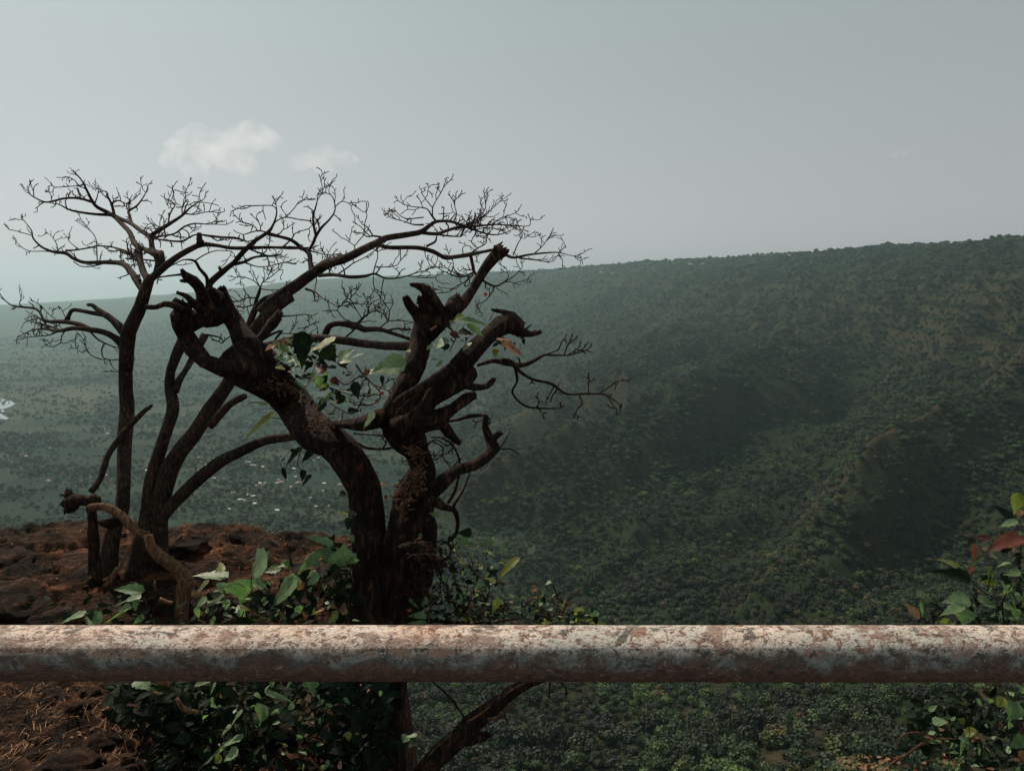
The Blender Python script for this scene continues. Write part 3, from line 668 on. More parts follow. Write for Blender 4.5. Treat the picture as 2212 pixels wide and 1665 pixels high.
# crown, left
f(1, '1130,930,60 1230,840,56 1330,760,48 1430,700,42 1530,655,40 1640,660,30 1760,680,28 1900,680,28 2050,675,22 2212,683,18 2350,680,14', dens=.5, tmax=10)
f(1, '1515,565,34 1515,610,44 1525,655,50', dens=0, jag=.8, rough=.2)
f(1, '1225,710,40 1235,770,44 1215,840,40', dens=0, jag=.8, rough=.2)
f(1, '1130,930,54 1090,860,50 1065,770,48 1055,680,45 1020,640,42 985,560,38 940,510,34 880,450,32 820,410,30 740,370,26 700,320,24 660,240,17 630,180,12 600,140,8', dens=1.1, tmax=10)
f(1, '1190,880,55 1205,790,45 1160,690,42 1140,600,38 1060,540,34 990,490,30 920,460,28 850,430,28 740,425,20 620,410,17 530,390,14 450,350,9 410,345,6', dens=1.1, tmax=10)
f(1, '1135,595,36 1220,540,34 1300,490,28 1390,430,20 1440,380,13 1490,345,8 1525,325,5', dens=1.4, tmax=12)
f(1, '1000,500,26 985,430,22 980,400,18 1040,360,14 1080,310,11 1110,260,7', dens=1.2)
f(1, '980,410,12 965,350,9 1020,310,5', dens=1)
f(1, '870,430,24 850,350,20 820,290,14 815,260,9 760,235,5', dens=1.2)
f(1, '850,340,14 900,320,11 950,340,9 1000,350,5', dens=1)
f(1, '720,345,12 740,290,9 750,240,5', dens=1)
f(1, '700,330,22 630,310,19 560,300,18 480,305,16 400,325,15 340,330,12 260,295,9 220,265,5', dens=1.5)
f(1, '258,292,8 255,240,6 265,210,5 290,190,3', dens=0)
f(1, '252,245,6 225,170,8', dens=0)
f(1, '655,235,9 600,210,8 500,215,6 420,220,4', dens=1.2)
f(1, '600,205,8 560,160,6 510,140,3', dens=1)
f(1, '1085,1010,40 1040,930,52 990,850,46 930,800,40 850,790,34 740,790,30 640,790,28 560,760,26 500,720,28 410,710,22 330,680,17 280,640,14 250,600,11 240,550,9 205,500,5 175,465,3', dens=.8)
f(1, '243,585,8 190,570,6 120,550,5 70,540,3', dens=.6)
f(1, '410,710,9 330,705,7 240,705,5 190,690,4 160,670,3', dens=.6)
f(1, '500,700,16 580,695,12 700,675,11 740,665,11 830,670,12 920,690,13 1000,720,15 1050,760,20', dens=1.6)
f(1, '740,780,9 735,670,9 725,600,7 680,540,6 640,490,4', dens=1.8)
f(1, '560,785,9 620,820,8 700,820,8 750,800,8', dens=.6)
f(1, '960,760,14 1000,765,13 1100,770,12 1200,780,14', dens=1.2)
f(1, '900,690,14 960,720,22 1040,730,20', dens=2.2)
f(1, '600,690,8 560,660,6 525,630,4', dens=1)
f(1, '440,700,10 430,650,7 405,605,3', dens=1.5)
f(1, '1045,660,30 1100,690,34 1180,720,60 1215,740,40', dens=.8, rough=.2)
f(1, '1135,600,20 1230,590,16 1330,570,14 1400,520,14 1480,495,12 1580,500,8 1650,500,4', dens=2.0)
f(1, '1140,600,14 1240,620,14 1380,630,16 1440,600,14 1500,578,12 1600,590,20 1700,600,18 1790,605,22 1880,630,9', dens=.9)
f(1, '1280,500,15 1290,430,13 1310,390,11 1330,350,8 1280,310,4', dens=2.4)
f(1, '1390,430,13 1385,380,10 1410,320,7 1412,260,3', dens=2.4)
f(1, '1410,420,12 1480,425,9 1550,410,6 1610,405,3', dens=2.0)
f(1, '1240,530,10 1190,510,8 1150,490,5', dens=1.8)
f(1, '1340,370,9 1380,370,8 1440,350,6 1480,330,4', dens=2)
# left lower limbs
f(1, '960,1430,90 870,1360,52 790,1320,45 680,1300,42 560,1290,34 450,1310,25 360,1300,16 260,1300,9 210,1320,5', dens=1.2, tmax=11)
f(1, '950,1320,80 860,1230,50 770,1170,46 700,1115,28 670,1112,20', dens=0, jag=.7, rough=.15)
f(1, '790,1190,36 660,1165,32 570,1150,32 535,1170,30 515,1222,32', dens=0, jag=.6, rough=.12)
f(1, '690,1300,38 600,1260,36 480,1240,34 380,1240,27 310,1220,17 270,1190,9', dens=.9, tmax=11)
f(1, '330,1225,18 300,1165,18 260,1140,18 180,1130,15 100,1120,12 40,1080,8 0,1030,5', dens=1.0)
f(1, '180,1130,12 150,1110,8 160,1060,4', dens=2.2)
f(1, '460,1305,18 360,1270,14 290,1250,10 240,1240,5', dens=2)
f(1, '450,1310,14 380,1340,11 300,1350,9 200,1360,5', dens=1.6)
f(1, '500,1300,12 470,1350,10 460,1400,8 400,1430,6 350,1420,3', dens=1)
f(1, '580,1330,8 572,1380,6 578,1435,3', dens=.6, down=1)
f(1, '690,1320,16 740,1370,14 790,1400,12 850,1425,9 890,1435,6', dens=.6)
f(1, '795,1405,14 775,1450,11 785,1510,9 830,1530,7 900,1530,4', dens=1)
f(1, '790,1530,9 700,1500,6 660,1450,4', dens=1)
f(1, '830,1525,8 860,1590,6 900,1620,4', dens=.8, down=1)
f(1, '520,1220,9 490,1190,7 465,1140,3', dens=.8)
f(1, '430,1230,8 380,1190,6 330,1140,3', dens=.8)
f(1, '1070,930,18 1055,900,22 1060,885,14', dens=0, jag=.5, rough=.3)
f(3, '690,930,52 760,830,45 820,650,45 900,530,42 960,450,40 1040,370,40 1100,310,34 1150,272,26', dens=0, rough=.15, off=-.1, jag=.6)
f(3, '820,655,18 780,655,8', dens=0, off=-.1)
# upper middle
f(1, '1780,805,26 1860,785,24 1940,750,18 2060,740,15', dens=1.0)
f(1, '1860,790,14 1950,820,9 2030,820,6 2180,785,4', dens=.8)
f(1, '1690,870,26 1670,830,24', dens=0, jag=.6)
f(1, '1580,960,30 1570,900,28 1520,840,24 1480,780,20 1400,770,10 1330,800,4', dens=.7, tmax=8)
f(1, '1480,780,12 1560,730,9 1650,700,6 1760,705,4', dens=1)
f(1, '2040,565,12 1960,550,11 1850,580,5', dens=1.6)
f(1, '1960,555,9 1940,520,6 1915,505,3', dens=1.2)
f(1, '1900,690,12 1980,720,14 2050,745,14', dens=1)
f(1, '1890,1290,60 1930,1170,50 1970,1110,44 2020,1070,46 2110,1040,46 2212,1012,44', dens=0)
f(1, '1900,1250,40 1935,1150,34 1945,1090,26 1970,1020,26 1980,980,16', dens=.3)
f(1, '1980,985,10 2000,940,8 2060,900,6 2120,850,3', dens=2.4)
f(1, '1978,975,9 1930,930,7 1850,900,5 1790,905,3', dens=2.0)
f(1, '1980,990,9 2060,1000,7 2150,995,3', dens=1.6)
f(1, '1950,1060,12 1880,1060,9 1820,1080,6 1770,1085,3', dens=2.4)
f(1, '1940,1110,12 1850,1130,9 1780,1120,4', dens=2.0)
f(2, '30,525,30 110,545,22 190,570,26 250,615,30 310,660,34 320,720,34 328,800,40', dens=.2)
f(2, '0,625,14 130,618,16 250,625,20', dens=.5)
f(2, '135,612,14 190,560,10 220,520,8 310,490,6', dens=1)
f(2, '305,650,20 340,590,22 360,540,22 400,480,18 450,430,13 490,370,10 490,310,8 470,260,6 430,240,4', dens=1)
f(2, '490,340,8 540,300,5 590,312,3', dens=1.4)
f(2, '360,540,20 345,470,18 340,400,15 355,350,11 370,290,8 370,250,6 400,220,4 420,200,3', dens=1.6)
f(2, '330,435,10 240,425,8 150,410,9 80,440,10 50,490,12 30,520,16', dens=.4)
f(2, '150,410,8 210,345,6 245,300,5 300,285,3', dens=1)
f(2, '310,640,12 380,660,8 440,670,6 510,665,3', dens=1.5)
f(2, '70,540,14 110,520,10 130,495,5', dens=.6)
f(2, '1090,516,26 1200,525,24 1280,500,22 1350,480,22 1420,480,18 1500,510,14 1580,530,11 1660,525,7 1730,495,3', dens=1.5, tmax=12)
f(2, '1210,530,14 1290,540,12 1370,545,8', dens=1)
f(2, '1365,545,10 1390,500,12 1420,450,12 1480,440,10 1540,400,7 1580,360,5 1640,300,3', dens=2.2)
f(2, '1200,440,16 1165,395,12 1130,350,9 1030,335,6 970,320,3', dens=1.2)
f(2, '1172,400,11 1175,340,8 1200,290,6 1230,240,4 1250,200,3', dens=1.2)
f(2, '1175,345,7 1130,290,5 1095,240,3', dens=1)
f(2, '1110,462,14 1040,460,10 980,440,7 920,425,3', dens=1.2)
f(2, '1110,410,9 1000,420,8 950,400,6 920,370,4', dens=1)
f(2, '1320,440,11 1340,390,8 1330,340,5 1320,300,3', dens=2)
f(2, '1440,460,11 1500,400,8 1540,350,6 1540,290,3', dens=2.6)
f(2, '1580,465,9 1640,420,7 1700,400,5 1750,380,3', dens=2.2)
f(2, '1400,470,10 1450,500,8 1500,490,7 1560,480,5 1680,500,3', dens=2)
f(2, '835,550,16 760,540,12 720,545,9 680,520,4', dens=1)
f(2, '755,535,10 720,480,8 700,460,7 715,400,4 710,375,3', dens=1.2)
f(2, '628,645,8 628,610,6 590,580,4', dens=.3)
f(2, '628,610,6 670,560,4 690,540,3', dens=.6)
f(2, '780,600,30 870,620,30 1000,620,30 1090,625,30 1180,650,32 1260,690,32 1330,685,30 1430,670,32 1530,650,22 1600,640,22 1680,670,22 1740,690,20 1850,670,15 1960,658,13 2050,655,9 2110,670,5 2160,680,3', dens=.8, tmax=8)
f(2, '2060,655,5 2100,610,3', dens=.8)
f(2, '1780,695,12 1880,705,10 1990,720,5 2020,690,3', dens=1.2)
f(2, '1880,665,9 1940,610,6 1975,560,3', dens=2)
f(2, '1735,675,9 1770,590,7 1800,540,5 1785,500,3', dens=.8)
f(2, '1810,560,5 1835,540,3', dens=.4)
f(2, '1130,612,16 1190,580,15 1200,550,12', dens=.8)
f(2, '1440,680,24 1455,750,24 1470,800,20 1540,860,17 1610,890,15 1660,870,10 1740,820,7 1785,775,4', dens=.9)
f(2, '1430,670,14 1480,630,10 1545,590,7 1545,545,4', dens=1.4)
f(2, '1385,665,9 1385,620,6 1410,605,4', dens=.4)
f(2, '1600,895,12 1590,930,10 1540,990,8 1480,1020,4', dens=1.2)
f(2, '1620,905,7 1700,950,5', dens=0)
f(2, '1465,790,16 1400,820,13 1340,820,11 1260,790,7 1200,755,4', dens=1.2)
f(2, '1300,800,8 1320,750,6 1310,700,3', dens=1.4)
f(2, '1455,810,12 1400,860,10 1340,890,9 1280,930,7 1180,940,4', dens=1.5)
f(2, '1640,880,8 1700,830,6 1685,760,3', dens=.8)
f(2, '1740,870,5 1830,845,3', dens=.6)
f(2, '380,815,28 480,810,26 600,825,24 700,820,22 770,805,17 850,835,13 950,830,9 1050,800,8 1120,780,6 1160,760,3', dens=.6)
f(2, '950,830,8 1000,820,7 1100,830,6 1190,830,3', dens=.8)
f(2, '515,805,10 580,760,10 620,730,8 700,690,6 760,650,4', dens=1)
f(2, '760,800,9 775,740,8 790,690,6 790,650,4', dens=.8)
f(2, '775,757,8 850,755,7 920,745,6 950,710,3', dens=1)
f(2, '762,815,7 760,870,5 770,910,3', dens=.8, down=1)
f(2, '832,840,8 820,900,6 812,970,3', dens=1, down=1)
f(2, '290,910,18 350,930,14 400,970,10 470,1010,7 520,1035,5 555,1005,3', dens=1.2)
f(2, '350,930,8 355,890,5 365,860,3', dens=.8)
f(2, '420,1240,50 450,1170,44 520,1150,38 640,1165,50 700,1190,40 800,1190,34 900,1220,28 1020,1260,26', dens=.6, tmax=14, rough=.15)
f(2, '-20,1310,50 120,1285,58 250,1255,58 400,1255,60 560,1270,55 700,1290,55 850,1305,60 1010,1310,64', dens=0, rough=.14, off=-.6)
f(2, '640,1160,18 700,1100,14 770,1060,9 830,1080,4', dens=2.2)
f(2, '680,1115,7 640,1050,6 600,980,3', dens=1.2)
f(2, '600,1130,8 560,1120,6 510,1060,4', dens=.9)
f(2, '790,1190,12 860,1130,10 875,1060,6 900,1010,3', dens=.8)
f(2, '860,1130,8 950,1130,6 1040,1140,3', dens=1)
f(2, '874,1060,5 830,995,3', dens=.4)
f(2, '870,1195,16 930,1185,14 1020,1190,12', dens=.8)
f(2, '560,1250,14 620,1200,12 660,1150,9 720,1080,4', dens=1.6)
f(2, '60,1280,12 100,1230,18 125,1200,14', dens=0, jag=.5)
f(2, '100,1220,8 200,1220,7 330,1225,5', dens=1.6)
f(2, '280,1210,7 280,1185,5 340,1150,3', dens=1.4)
f(2, '120,1100,14 200,1095,8 290,1085,5', dens=.4)
f(2, '560,740,9 520,690,6 440,695,3', dens=.8)

# ------------------------------------------------------------------ the gnarled tree
base = P(820, 1800, 3.0)
old = thing('gnarled_tree', base, 'thick gnarled old tree with a dark twisted trunk and lopped bare limbs', 'tree')
KB = M['bark']
def g_(reg, s, **k):
    k.setdefault('rough', .30); k.setdefault('dens', 0); k.setdefault('freq', 11)
    return limb(old, reg, s, dmain, KB, **k)
g_(4, '960,3100,420 960,2600,400 960,2100,340 975,1850,310 985,1609,285 1000,1450,262 1000,1300,256 990,1100,258 960,900,262 880,750,266 800,630,262 700,540,262 580,470,290 490,360,290 420,250,276 300,130,280 170,50,290 20,-40,310 -80,-110,280', name='trunk', rough=.10, freq=9, sides=40, off=.05)
g_(4, '1110,3100,330 1120,2600,290 1130,2200,280 1170,1900,280 1220,1750,320 1280,1609,370 1300,1350,372 1310,1150,340 1330,1000,290 1365,880,220 1395,760,165 1385,680,150 1330,600,150 1240,530,170 1180,450,165 1180,350,190', name='trunk', rough=.26, freq=17, sides=40, off=.1)
g_(4, '1440,1100,90 1440,900,120 1440,750,120 1400,630,120 1320,500,190 1260,400,240 1220,330,200', name='trunk', rough=.2, sides=30, off=.14)
# left upper arm
g_(4, '1180,420,230 1190,300,170 1235,190,140 1290,80,150 1330,-20,150 1352,-110,150', off=.08, rough=.14)
g_(4, '1250,420,250 1330,300,260 1420,200,220 1520,120,180', off=.08, rough=.2)
g_(1, '1500,1120,120 1590,1100,170 1660,1120,170', off=.03, rough=.3)
g_(1, '1560,1250,90 1640,1230,110 1700,1190,120', off=.05, rough=.3)
g_(1, '1350,1180,90 1365,1260,110 1385,1330,110', off=.0, rough=.4)
g_(1, '1600,1080,100 1600,1040,90 1590,1010,50', jag=1, off=.02, rough=.4)
g_(1, '2180,1790,240 2080,1690,250 2010,1609,240 1940,1500,230 1850,1370,170 1780,1240,150 1720,1140,140 1700,1060,92 1690,990,56', jag=.6, off=.03)
g_(1, '2040,1640,120 1950,1630,160 1850,1600,170 1700,1590,140 1560,1540,112 1470,1440,130 1400,1330,140 1395,1220,135 1390,1130,100', jag=.4, rough=.3)
g_(1, '1420,1290,110 1500,1230,150 1590,1180,180 1700,1160,150', rough=.25)
g_(1, '1600,1200,150 1560,1100,130 1530,1010,100 1480,940,85 1410,890,56 1385,850,28', jag=.8)
g_(1, '1650,1150,130 1650,1070,110 1620,1020,70', jag=1.2, rough=.35)
g_(1, '1430,930,34 1380,930,22', jag=.8)
g_(1, '1400,880,18 1320,888,15 1230,900,10', dens=.8, off=.04)
g_(1, '1400,1160,60 1330,1120,52 1250,1105,44 1190,1130,40 1110,1130,40', off=-.05, rough=.25)
g_(1, '1540,1160,62 1480,1110,52 1420,1050,44 1350,1020,24', off=-.08, jag=.5)
g_(1, '1330,1100,70 1390,1130,90 1420,1180,90', rough=.45, freq=20)
g_(1, '1570,1340,14 1670,1360,10 1700,1395,4', dens=.3)
g_(1, '1640,1600,32 1680,1520,26 1725,1470,18', jag=.6)
g_(1, '1940,1410,60 2000,1340,60 2080,1250,84 2130,1170,50', jag=.8, rough=.3)
g_(1, '1950,1400,30 2060,1340,24 2130,1310,14', jag=.6)
g_(2, '160,1475,70 60,1420,80 0,1370,60', rough=.2)
# right limbs
g_(2, '1010,1530,150 1050,1440,150 1080,1350,150 1095,1250,150 1120,1150,150 1170,1100,140', off=.08, rough=.14)
g_(2, '1110,1150,110 1060,1080,84 1015,1030,62 990,975,46', jag=1, off=.08)
g_(2, '1130,1120,90 1110,1050,72 1088,980,48', jag=1, off=.08, rough=.35)
g_(2, '1240,1130,130 1205,1040,96 1150,950,82 1090,895,52 1030,878,30', jag=.9, off=.08)
g_(2, '1120,1220,170 1200,1140,160 1300,1070,125 1390,1000,82 1460,900,70 1530,780,70 1600,690,84 1650,645,104', jag=.35, off=.08, rough=.13)
g_(2, '1300,1080,110 1320,1020,90 1345,965,52', jag=1.2, off=.06, rough=.4)
g_(2, '1160,1090,60 1160,1050,50 1110,1020,40', rough=.45, off=.05)
g_(4, '1230,430,200 1340,350,150 1440,260,140 1500,170,140 1580,80,150 1690,0,160', off=.02)
g_(2, '1340,1470,140 1430,1380,150 1500,1300,124 1570,1230,110 1640,1170,130 1720,1150,150 1790,1190,120', off=.0, rough=.3, freq=16)
g_(2, '1780,1200,90 1850,1222,50 1922,1210,30', jag=.5, off=-.02)
g_(2, '1770,1150,80 1720,1100,66 1660,1070,42 1590,1055,18', jag=.5, rough=.3)
g_(2, '1820,1190,14 1860,1160,6', jag=.5)
g_(4, '1200,260,60 1270,200,54 1380,140,60 1500,70,80 1640,-20,90', off=-.04)
g_(4, '1480,180,170 1600,120,200 1700,60,190 1780,20,120', rough=.3, off=.04)
g_(4, '1690,90,80 1800,130,62 1900,120,48 1945,75,40', jag=.9, rough=.3)
g_(4, '1330,400,150 1450,380,110 1550,350,112 1640,290,80 1720,230,80 1790,195,66', jag=.7, rough=.3)
g_(4, '1530,370,90 1600,470,76 1680,550,46', jag=.9, rough=.3)
g_(4, '1330,470,100 1450,430,70 1560,420,60', rough=.2)
g_(4, '1600,390,22 1680,375,26 1760,350,30 1830,345,26 1890,345,14', rough=.35, dens=.3)
g_(4, '560,440,70 700,415,56 820,410,80 950,405,110 1100,360,130', off=.0, rough=.22)
g_(4, '1480,930,100 1560,850,100 1680,760,80 1800,720,76 1900,660,80 1950,590,104 1910,500,70 1880,430,56 1890,350,36', jag=.5, rough=.3, freq=18)
g_(4, '1920,550,60 1960,500,50 1995,478,40', jag=.6, rough=.35)
g_(4, '1990,600,11 2030,540,8 2068,470,4')
g_(4, '1990,600,8 2070,600,5 2140,640,3')
g_(4, '1470,510,12 1560,520,14 1640,580,16 1685,690,17 1680,800,18 1650,920,22 1600,1010,22', name='vine_stem', rough=.05)
g_(4, '1765,775,11 1720,900,15 1650,1020,20 1630,1060,24', name='vine_stem', rough=.05)
g_(4, '1460,960,90 1560,1040,66 1640,1060,50 1672,1140,32 1660,1240,24 1600,1310,16', rough=.3)
g_(4, '1700,670,14 1600,770,10 1500,890,12', rough=.1)
g_(4, '1420,600,14 1480,545,10 1560,590,7 1555,640,3', dens=.8, off=.1)
g_(4, '1400,590,12 1500,530,8 1580,570,5', dens=.8, off=.15)
g_(4, '1430,620,10 1500,650,7 1600,630,4', dens=.8, off=.12)
g_(4, '900,550,24 980,590,20 1100,600,16 1170,590,14', dens=.8, off=.12)
g_(4, '1000,490,10 1100,500,8 1160,500,6', dens=.8, off=.12)
g_(4, '880,480,8 980,490,12 1100,490,14', dens=.2, off=.14)
g_(4, '900,-40,16 950,30,14 1030,110,12 1080,170,11 1070,230,8 1000,265,7 880,262,4', dens=.8, off=.3)
g_(4, '1030,110,10 1150,160,8', dens=.5, off=.3)
g_(4, '700,250,12 780,300,10 850,330,8 900,320,5', dens=1.5, off=.2)
g_(4, '760,160,8 880,190,7 1000,195,4', dens=.6, off=.2)
g_(4, '740,60,14 820,110,8 900,60,5', dens=.8, off=.15)
for q_ in ['2,1490,1440,24 1600,1410,32 1700,1430,38 1800,1440,36 1880,1410,26 1950,1370,18 2010,1370,14 2120,1370,10 2210,1350,4', '8,0,605,22 35,610,20 60,640,17 120,680,12 200,700,11 260,740,11 350,740,10 420,745,9 480,785,4', '8,55,640,14 60,690,10 42,738,10 95,790,9 180,800,7 235,800,3', '8,310,745,9 325,778,7 302,805,4', '8,425,748,7 460,798,4', '8,350,738,6 350,700,4', '8,395,738,6 435,712,5 465,690,3', '2,1940,1375,12 2010,1350,9 2050,1330,7 2075,1275,3', '2,2090,1370,9 2115,1300,3', '2,2120,1365,7 2180,1330,4', '8,195,775,5 205,745,3', '8,140,790,5 160,815,3', '8,215,702,6 195,740,4']:
    c_ = q_.index(','); g_(int(q_[:c_]), q_[c_+1:], dens=.35, rough=.12, tl=.6, off=.12)
# burl and shaggy root mat on the lower right of the trunk
for s in ['1480,1330,70 1400,1345,95 1300,1345,70 1215,1370,52', '1500,1430,70 1420,1425,70 1330,1430,56 1290,1440,36', '1430,1490,34 1500,1495,50 1590,1480,36', '1620,1420,20 1550,1455,26 1450,1485,36', '1540,1290,16 1610,1330,20 1615,1400,20 1570,1450,22']:
    g_(4, s, name='root', rough=.4, freq=26, off=-.12)
g_(4, '1420,960,30 1330,900,26 1280,860,22', name='root', rough=.4, freq=26, off=-.03)
# shaggy bark flakes
rn = random.Random(5); mb = MB()
for _ in range(420):
    c = rn.choice([((1330,900),(90,90)), ((1370,800),(50,60)), ((1320,620),(60,60)), ((1400,1360),(110,50)), ((1250,1000),(60,130)), ((1480,1440),(80,60)), ((600,420),(120,60)), ((330,140),(120,60))])
    x = rn.gauss(c[0][0], c[1][0]*.6); y = rn.gauss(c[0][1], c[1][1]*.6); a, b = rg(4, x, y); d = dmain(a, b)-.085+rn.uniform(-.03, .05); p = P(a, b, d)
    dv = Vector((rn.gauss(0, 1), rn.gauss(0, .3), rn.gauss(0, .6))).normalized(); L = rn.uniform(.01, .03); up = Vector((0, -.3, .5))*L*.4
    tube(mb, [p-dv*L/2, p+up*.5, p+dv*L/2], [.0018, .0028, .0012], 4, step_f=3)
mb.build('bark_flakes', M['dead_wood'], old)

# ------------------------------------------------------------------ twisted dead stump at the left
ds = lambda a, b: 4.2
base = P(400, 1420, 4.2)
st = thing('twisted_dead_branch', base, 'twisted dead branch arching from a knobbly dark head down to a pale orange lit root', 'dead branch')
def s_(reg, s, m='dark_wood', **k):
    k.setdefault('rough', .22); k.setdefault('dens', 0); k.setdefault('freq', 12); return limb(st, reg, s, ds, M[m], **k)
s_(3, '500,985,60 540,1000,120 620,985,84 700,1000,76 730,1010,60', name='knob', rough=.35, jag=.4)
s_(3, '530,960,60 520,920,44', name='knob', jag=.8, rough=.4)
s_(3, '520,1040,60 510,1075,44', name='knob', jag=.8, rough=.4)
s_(3, '540,1000,100 490,1020,60 465,1015,24', name='knob', jag=.8, rough=.5)
s_(3, '560,1010,90 560,1060,50', name='knob', jag=.8, rough=.5)
s_(3, '500,960,24 460,945,12', name='knob', jag=.8)
s_(3, '700,950,46 740,980,56 745,1040,60', name='branch')
s_(3, '690,1040,70 700,1120,70 710,1300,76 715,1450,80 725,1640,90', name='branch')
s_(3, '680,1050,60 760,1035,56 850,1060,70 930,1110,70 990,1180,66 1040,1230,60 1120,1260,70', 'dead_wood', name='branch', off=-.05)
s_(3, '750,1150,30 830,1170,80 900,1140,90', name='branch', rough=.3)
s_(3, '1130,1250,68 1145,1340,80 1220,1420,84 1320,1490,92 1400,1560,112 1435,1640,116', 'dead_wood', name='root', off=-.1)
s_(5, '1230,420,110 1205,470,100 1190,560,80 1185,720,84', 'dead_wood', name='root', off=-.12)
s_(5, '860,180,14 790,320,18 740,400,30 680,460,22', 'dead_wood', name='root', off=-.15)
s_(5, '760,340,14 720,400,20 675,420,22', 'dead_wood', name='root', off=-.16)
s_(5, '590,400,24 550,440,20 500,455,10', 'dead_wood', name='root', off=-.2)
s_(3, '1030,1240,8 1055,1225,10 1080,1212,8', 'dead_wood', off=-.1)

# ------------------------------------------------------------------ leaning broken log below the rail
base = P(880, 1760, 2.6)
lg = thing('broken_branch', base, 'thick dead broken branch slanting up below the rail, with a pale torn splinter', 'dead branch')
dl = lambda a, b: 2.6
def l_(reg, s, m='dark_wood', **k):
    k.setdefault('rough', .22); k.setdefault('dens', 0); k.setdefault('freq', 16); return limb(lg, reg, s, dl, M[m], **k)
l_(6, '800,1790,150 900,1640,140 980,1550,130 1090,1450,130 1180,1360,124 1270,1290,110 1340,1230,96 1440,1150,86 1560,1085,74 1700,1050,50 1830,1030,40', name='trunk')
l_(6, '1100,1480,60 1240,1440,80 1290,1430,40', name='knob', jag=.8, rough=.35)
l_(6, '1280,1330,26 1370,1310,26 1400,1280,20 1440,1245,14 1478,1225,8', 'dead_wood', name='splinter', off=-.03)
l_(6, '1395,1285,16 1400,1320,12 1418,1345,6', 'dead_wood', name='splinter', off=-.03)
l_(6, '1140,1330,14 1060,1210,16 980,1130,14 910,1070,12', name='branch', rough=.1)
l_(6, '1690,1080,9 1688,1130,6 1686,1190,3', name='branch', rough=.05)
l_(6, '1750,1080,9 1790,1120,7 1800,1170,3', name='branch', rough=.05)
for k in range(3): l_(6, ['1050,1420,10 980,1480,8 900,1560,6', '1160,1340,8 1240,1290,10 1300,1240,5', '1380,1180,6 1440,1135,8 1520,1090,5'][k], 'dead_wood', name='splinter', off=-.07+.01*k, rough=.3)

# ------------------------------------------------------------------ leaves
def leaf(mb, b, t, wid, up=None, fold=.25, curl=.15, heart=.35, serr=.05, rn=random):
    b = Vector(b); t = Vector(t); ax = t-b; L = ax.length
    if L < 1e-5: return
    ax /= L; up = up or Vector((rn.gauss(0, .35), -.45+rn.gauss(0, .25), .85)); sd = ax.cross(up)
    if sd.length < 1e-3: sd = Vector((1, 0, 0))
    sd.normalize(); nn = sd.cross(ax).normalized(); n = 11; V = []; F = []
    for i in range(n):
        u = i/(n-1); pk = .42-.14*heart; aa = pk/(1-pk)*1.05; w = ((u/pk)**aa*((1-u)/(1-pk))**1.35)*wid/2 if 0 < u < 1 else .0006*(1-u)
        w *= 1+serr*(1 if i % 2 else -1)
        c = b+ax*(u*L)-nn*(curl*L*(u-.35)**2)+nn*curl*L*.12
        for s in (-1, -.5, 0, .5, 1):
            wv = .03*wid*math.sin(u*14+s*3)*abs(s)
            back = ax*(-.10*wid*heart*abs(s)*(1-u)) - (ax*(.0))
            V.append(c+sd*(w*s)+nn*(fold*w*abs(s)*1.0-fold*w*.3*(abs(s)**2)+wv)+back)
    for i in range(n-1):
        for k in range(4): F.append((i*5+k, i*5+k+1, (i+1)*5+k+1, (i+1)*5+k))
    mb.add([list(v) for v in V], F)
def plant(name, px, py, d, label, cat='plant', group=None): return thing(name, P(px, py, d), label, cat, group)
def put_leaves(root, reg, d, items, jit=.12):
    rn = random.Random(len(items)*7+reg)
    for it in items:
        bx, by, tx, ty, w = it[:5]; m = it[5] if len(it) > 5 else 'leaf'
        a = rg(reg, bx, by); c = rg(reg, tx, ty); d0 = d+rn.uniform(-jit, jit); d1 = d0+rn.uniform(-.5, .5)*w*REG[reg][2]*S*d/FD
        mb = MB(); leaf(mb, P(*a, d0), P(*c, d1), w*REG[reg][2]*S*d/FD*1.4, rn=rn, heart=rn.uniform(.3, 1), fold=rn.uniform(.1, .4), curl=rn.uniform(0, .35), serr=.09)
        mb.build('leaf', M[m], root)
def filler(root, boxes, n, d0, d1, l0, l1, m='leaf', name='foliage', asp=.5, seed=1):
    rn = random.Random(seed); mb = MB()
    for _ in range(n):
        x0, y0, x1, y1 = rn.choice(boxes); a = rn.uniform(x0, x1); b = rn.uniform(y0, y1); d = rn.uniform(d0, d1); p = P(a, b, d); L = rn.uniform(l0, l1)
        dv = Vector((rn.gauss(0, 1), rn.gauss(0, .6), rn.gauss(-.15, .6))).normalized(); leaf(mb, p, p+dv*L, L*asp*rn.uniform(.7, 1.2), up=Vector((rn.gauss(0, .5), rn.gauss(-.4, .5), .7)), rn=rn, curl=rn.uniform(0, .4))
    return mb.build(name, M[m], root)
def stems(root, reg, d, lst, m='dark_wood', name='stem'):
    for s in lst:
        mb = MB(); pts, rad = pts3(reg, s, lambda a, b: d); tube(mb, pts, rad, 6, .1, 20); mb.build(name, M[m], root)

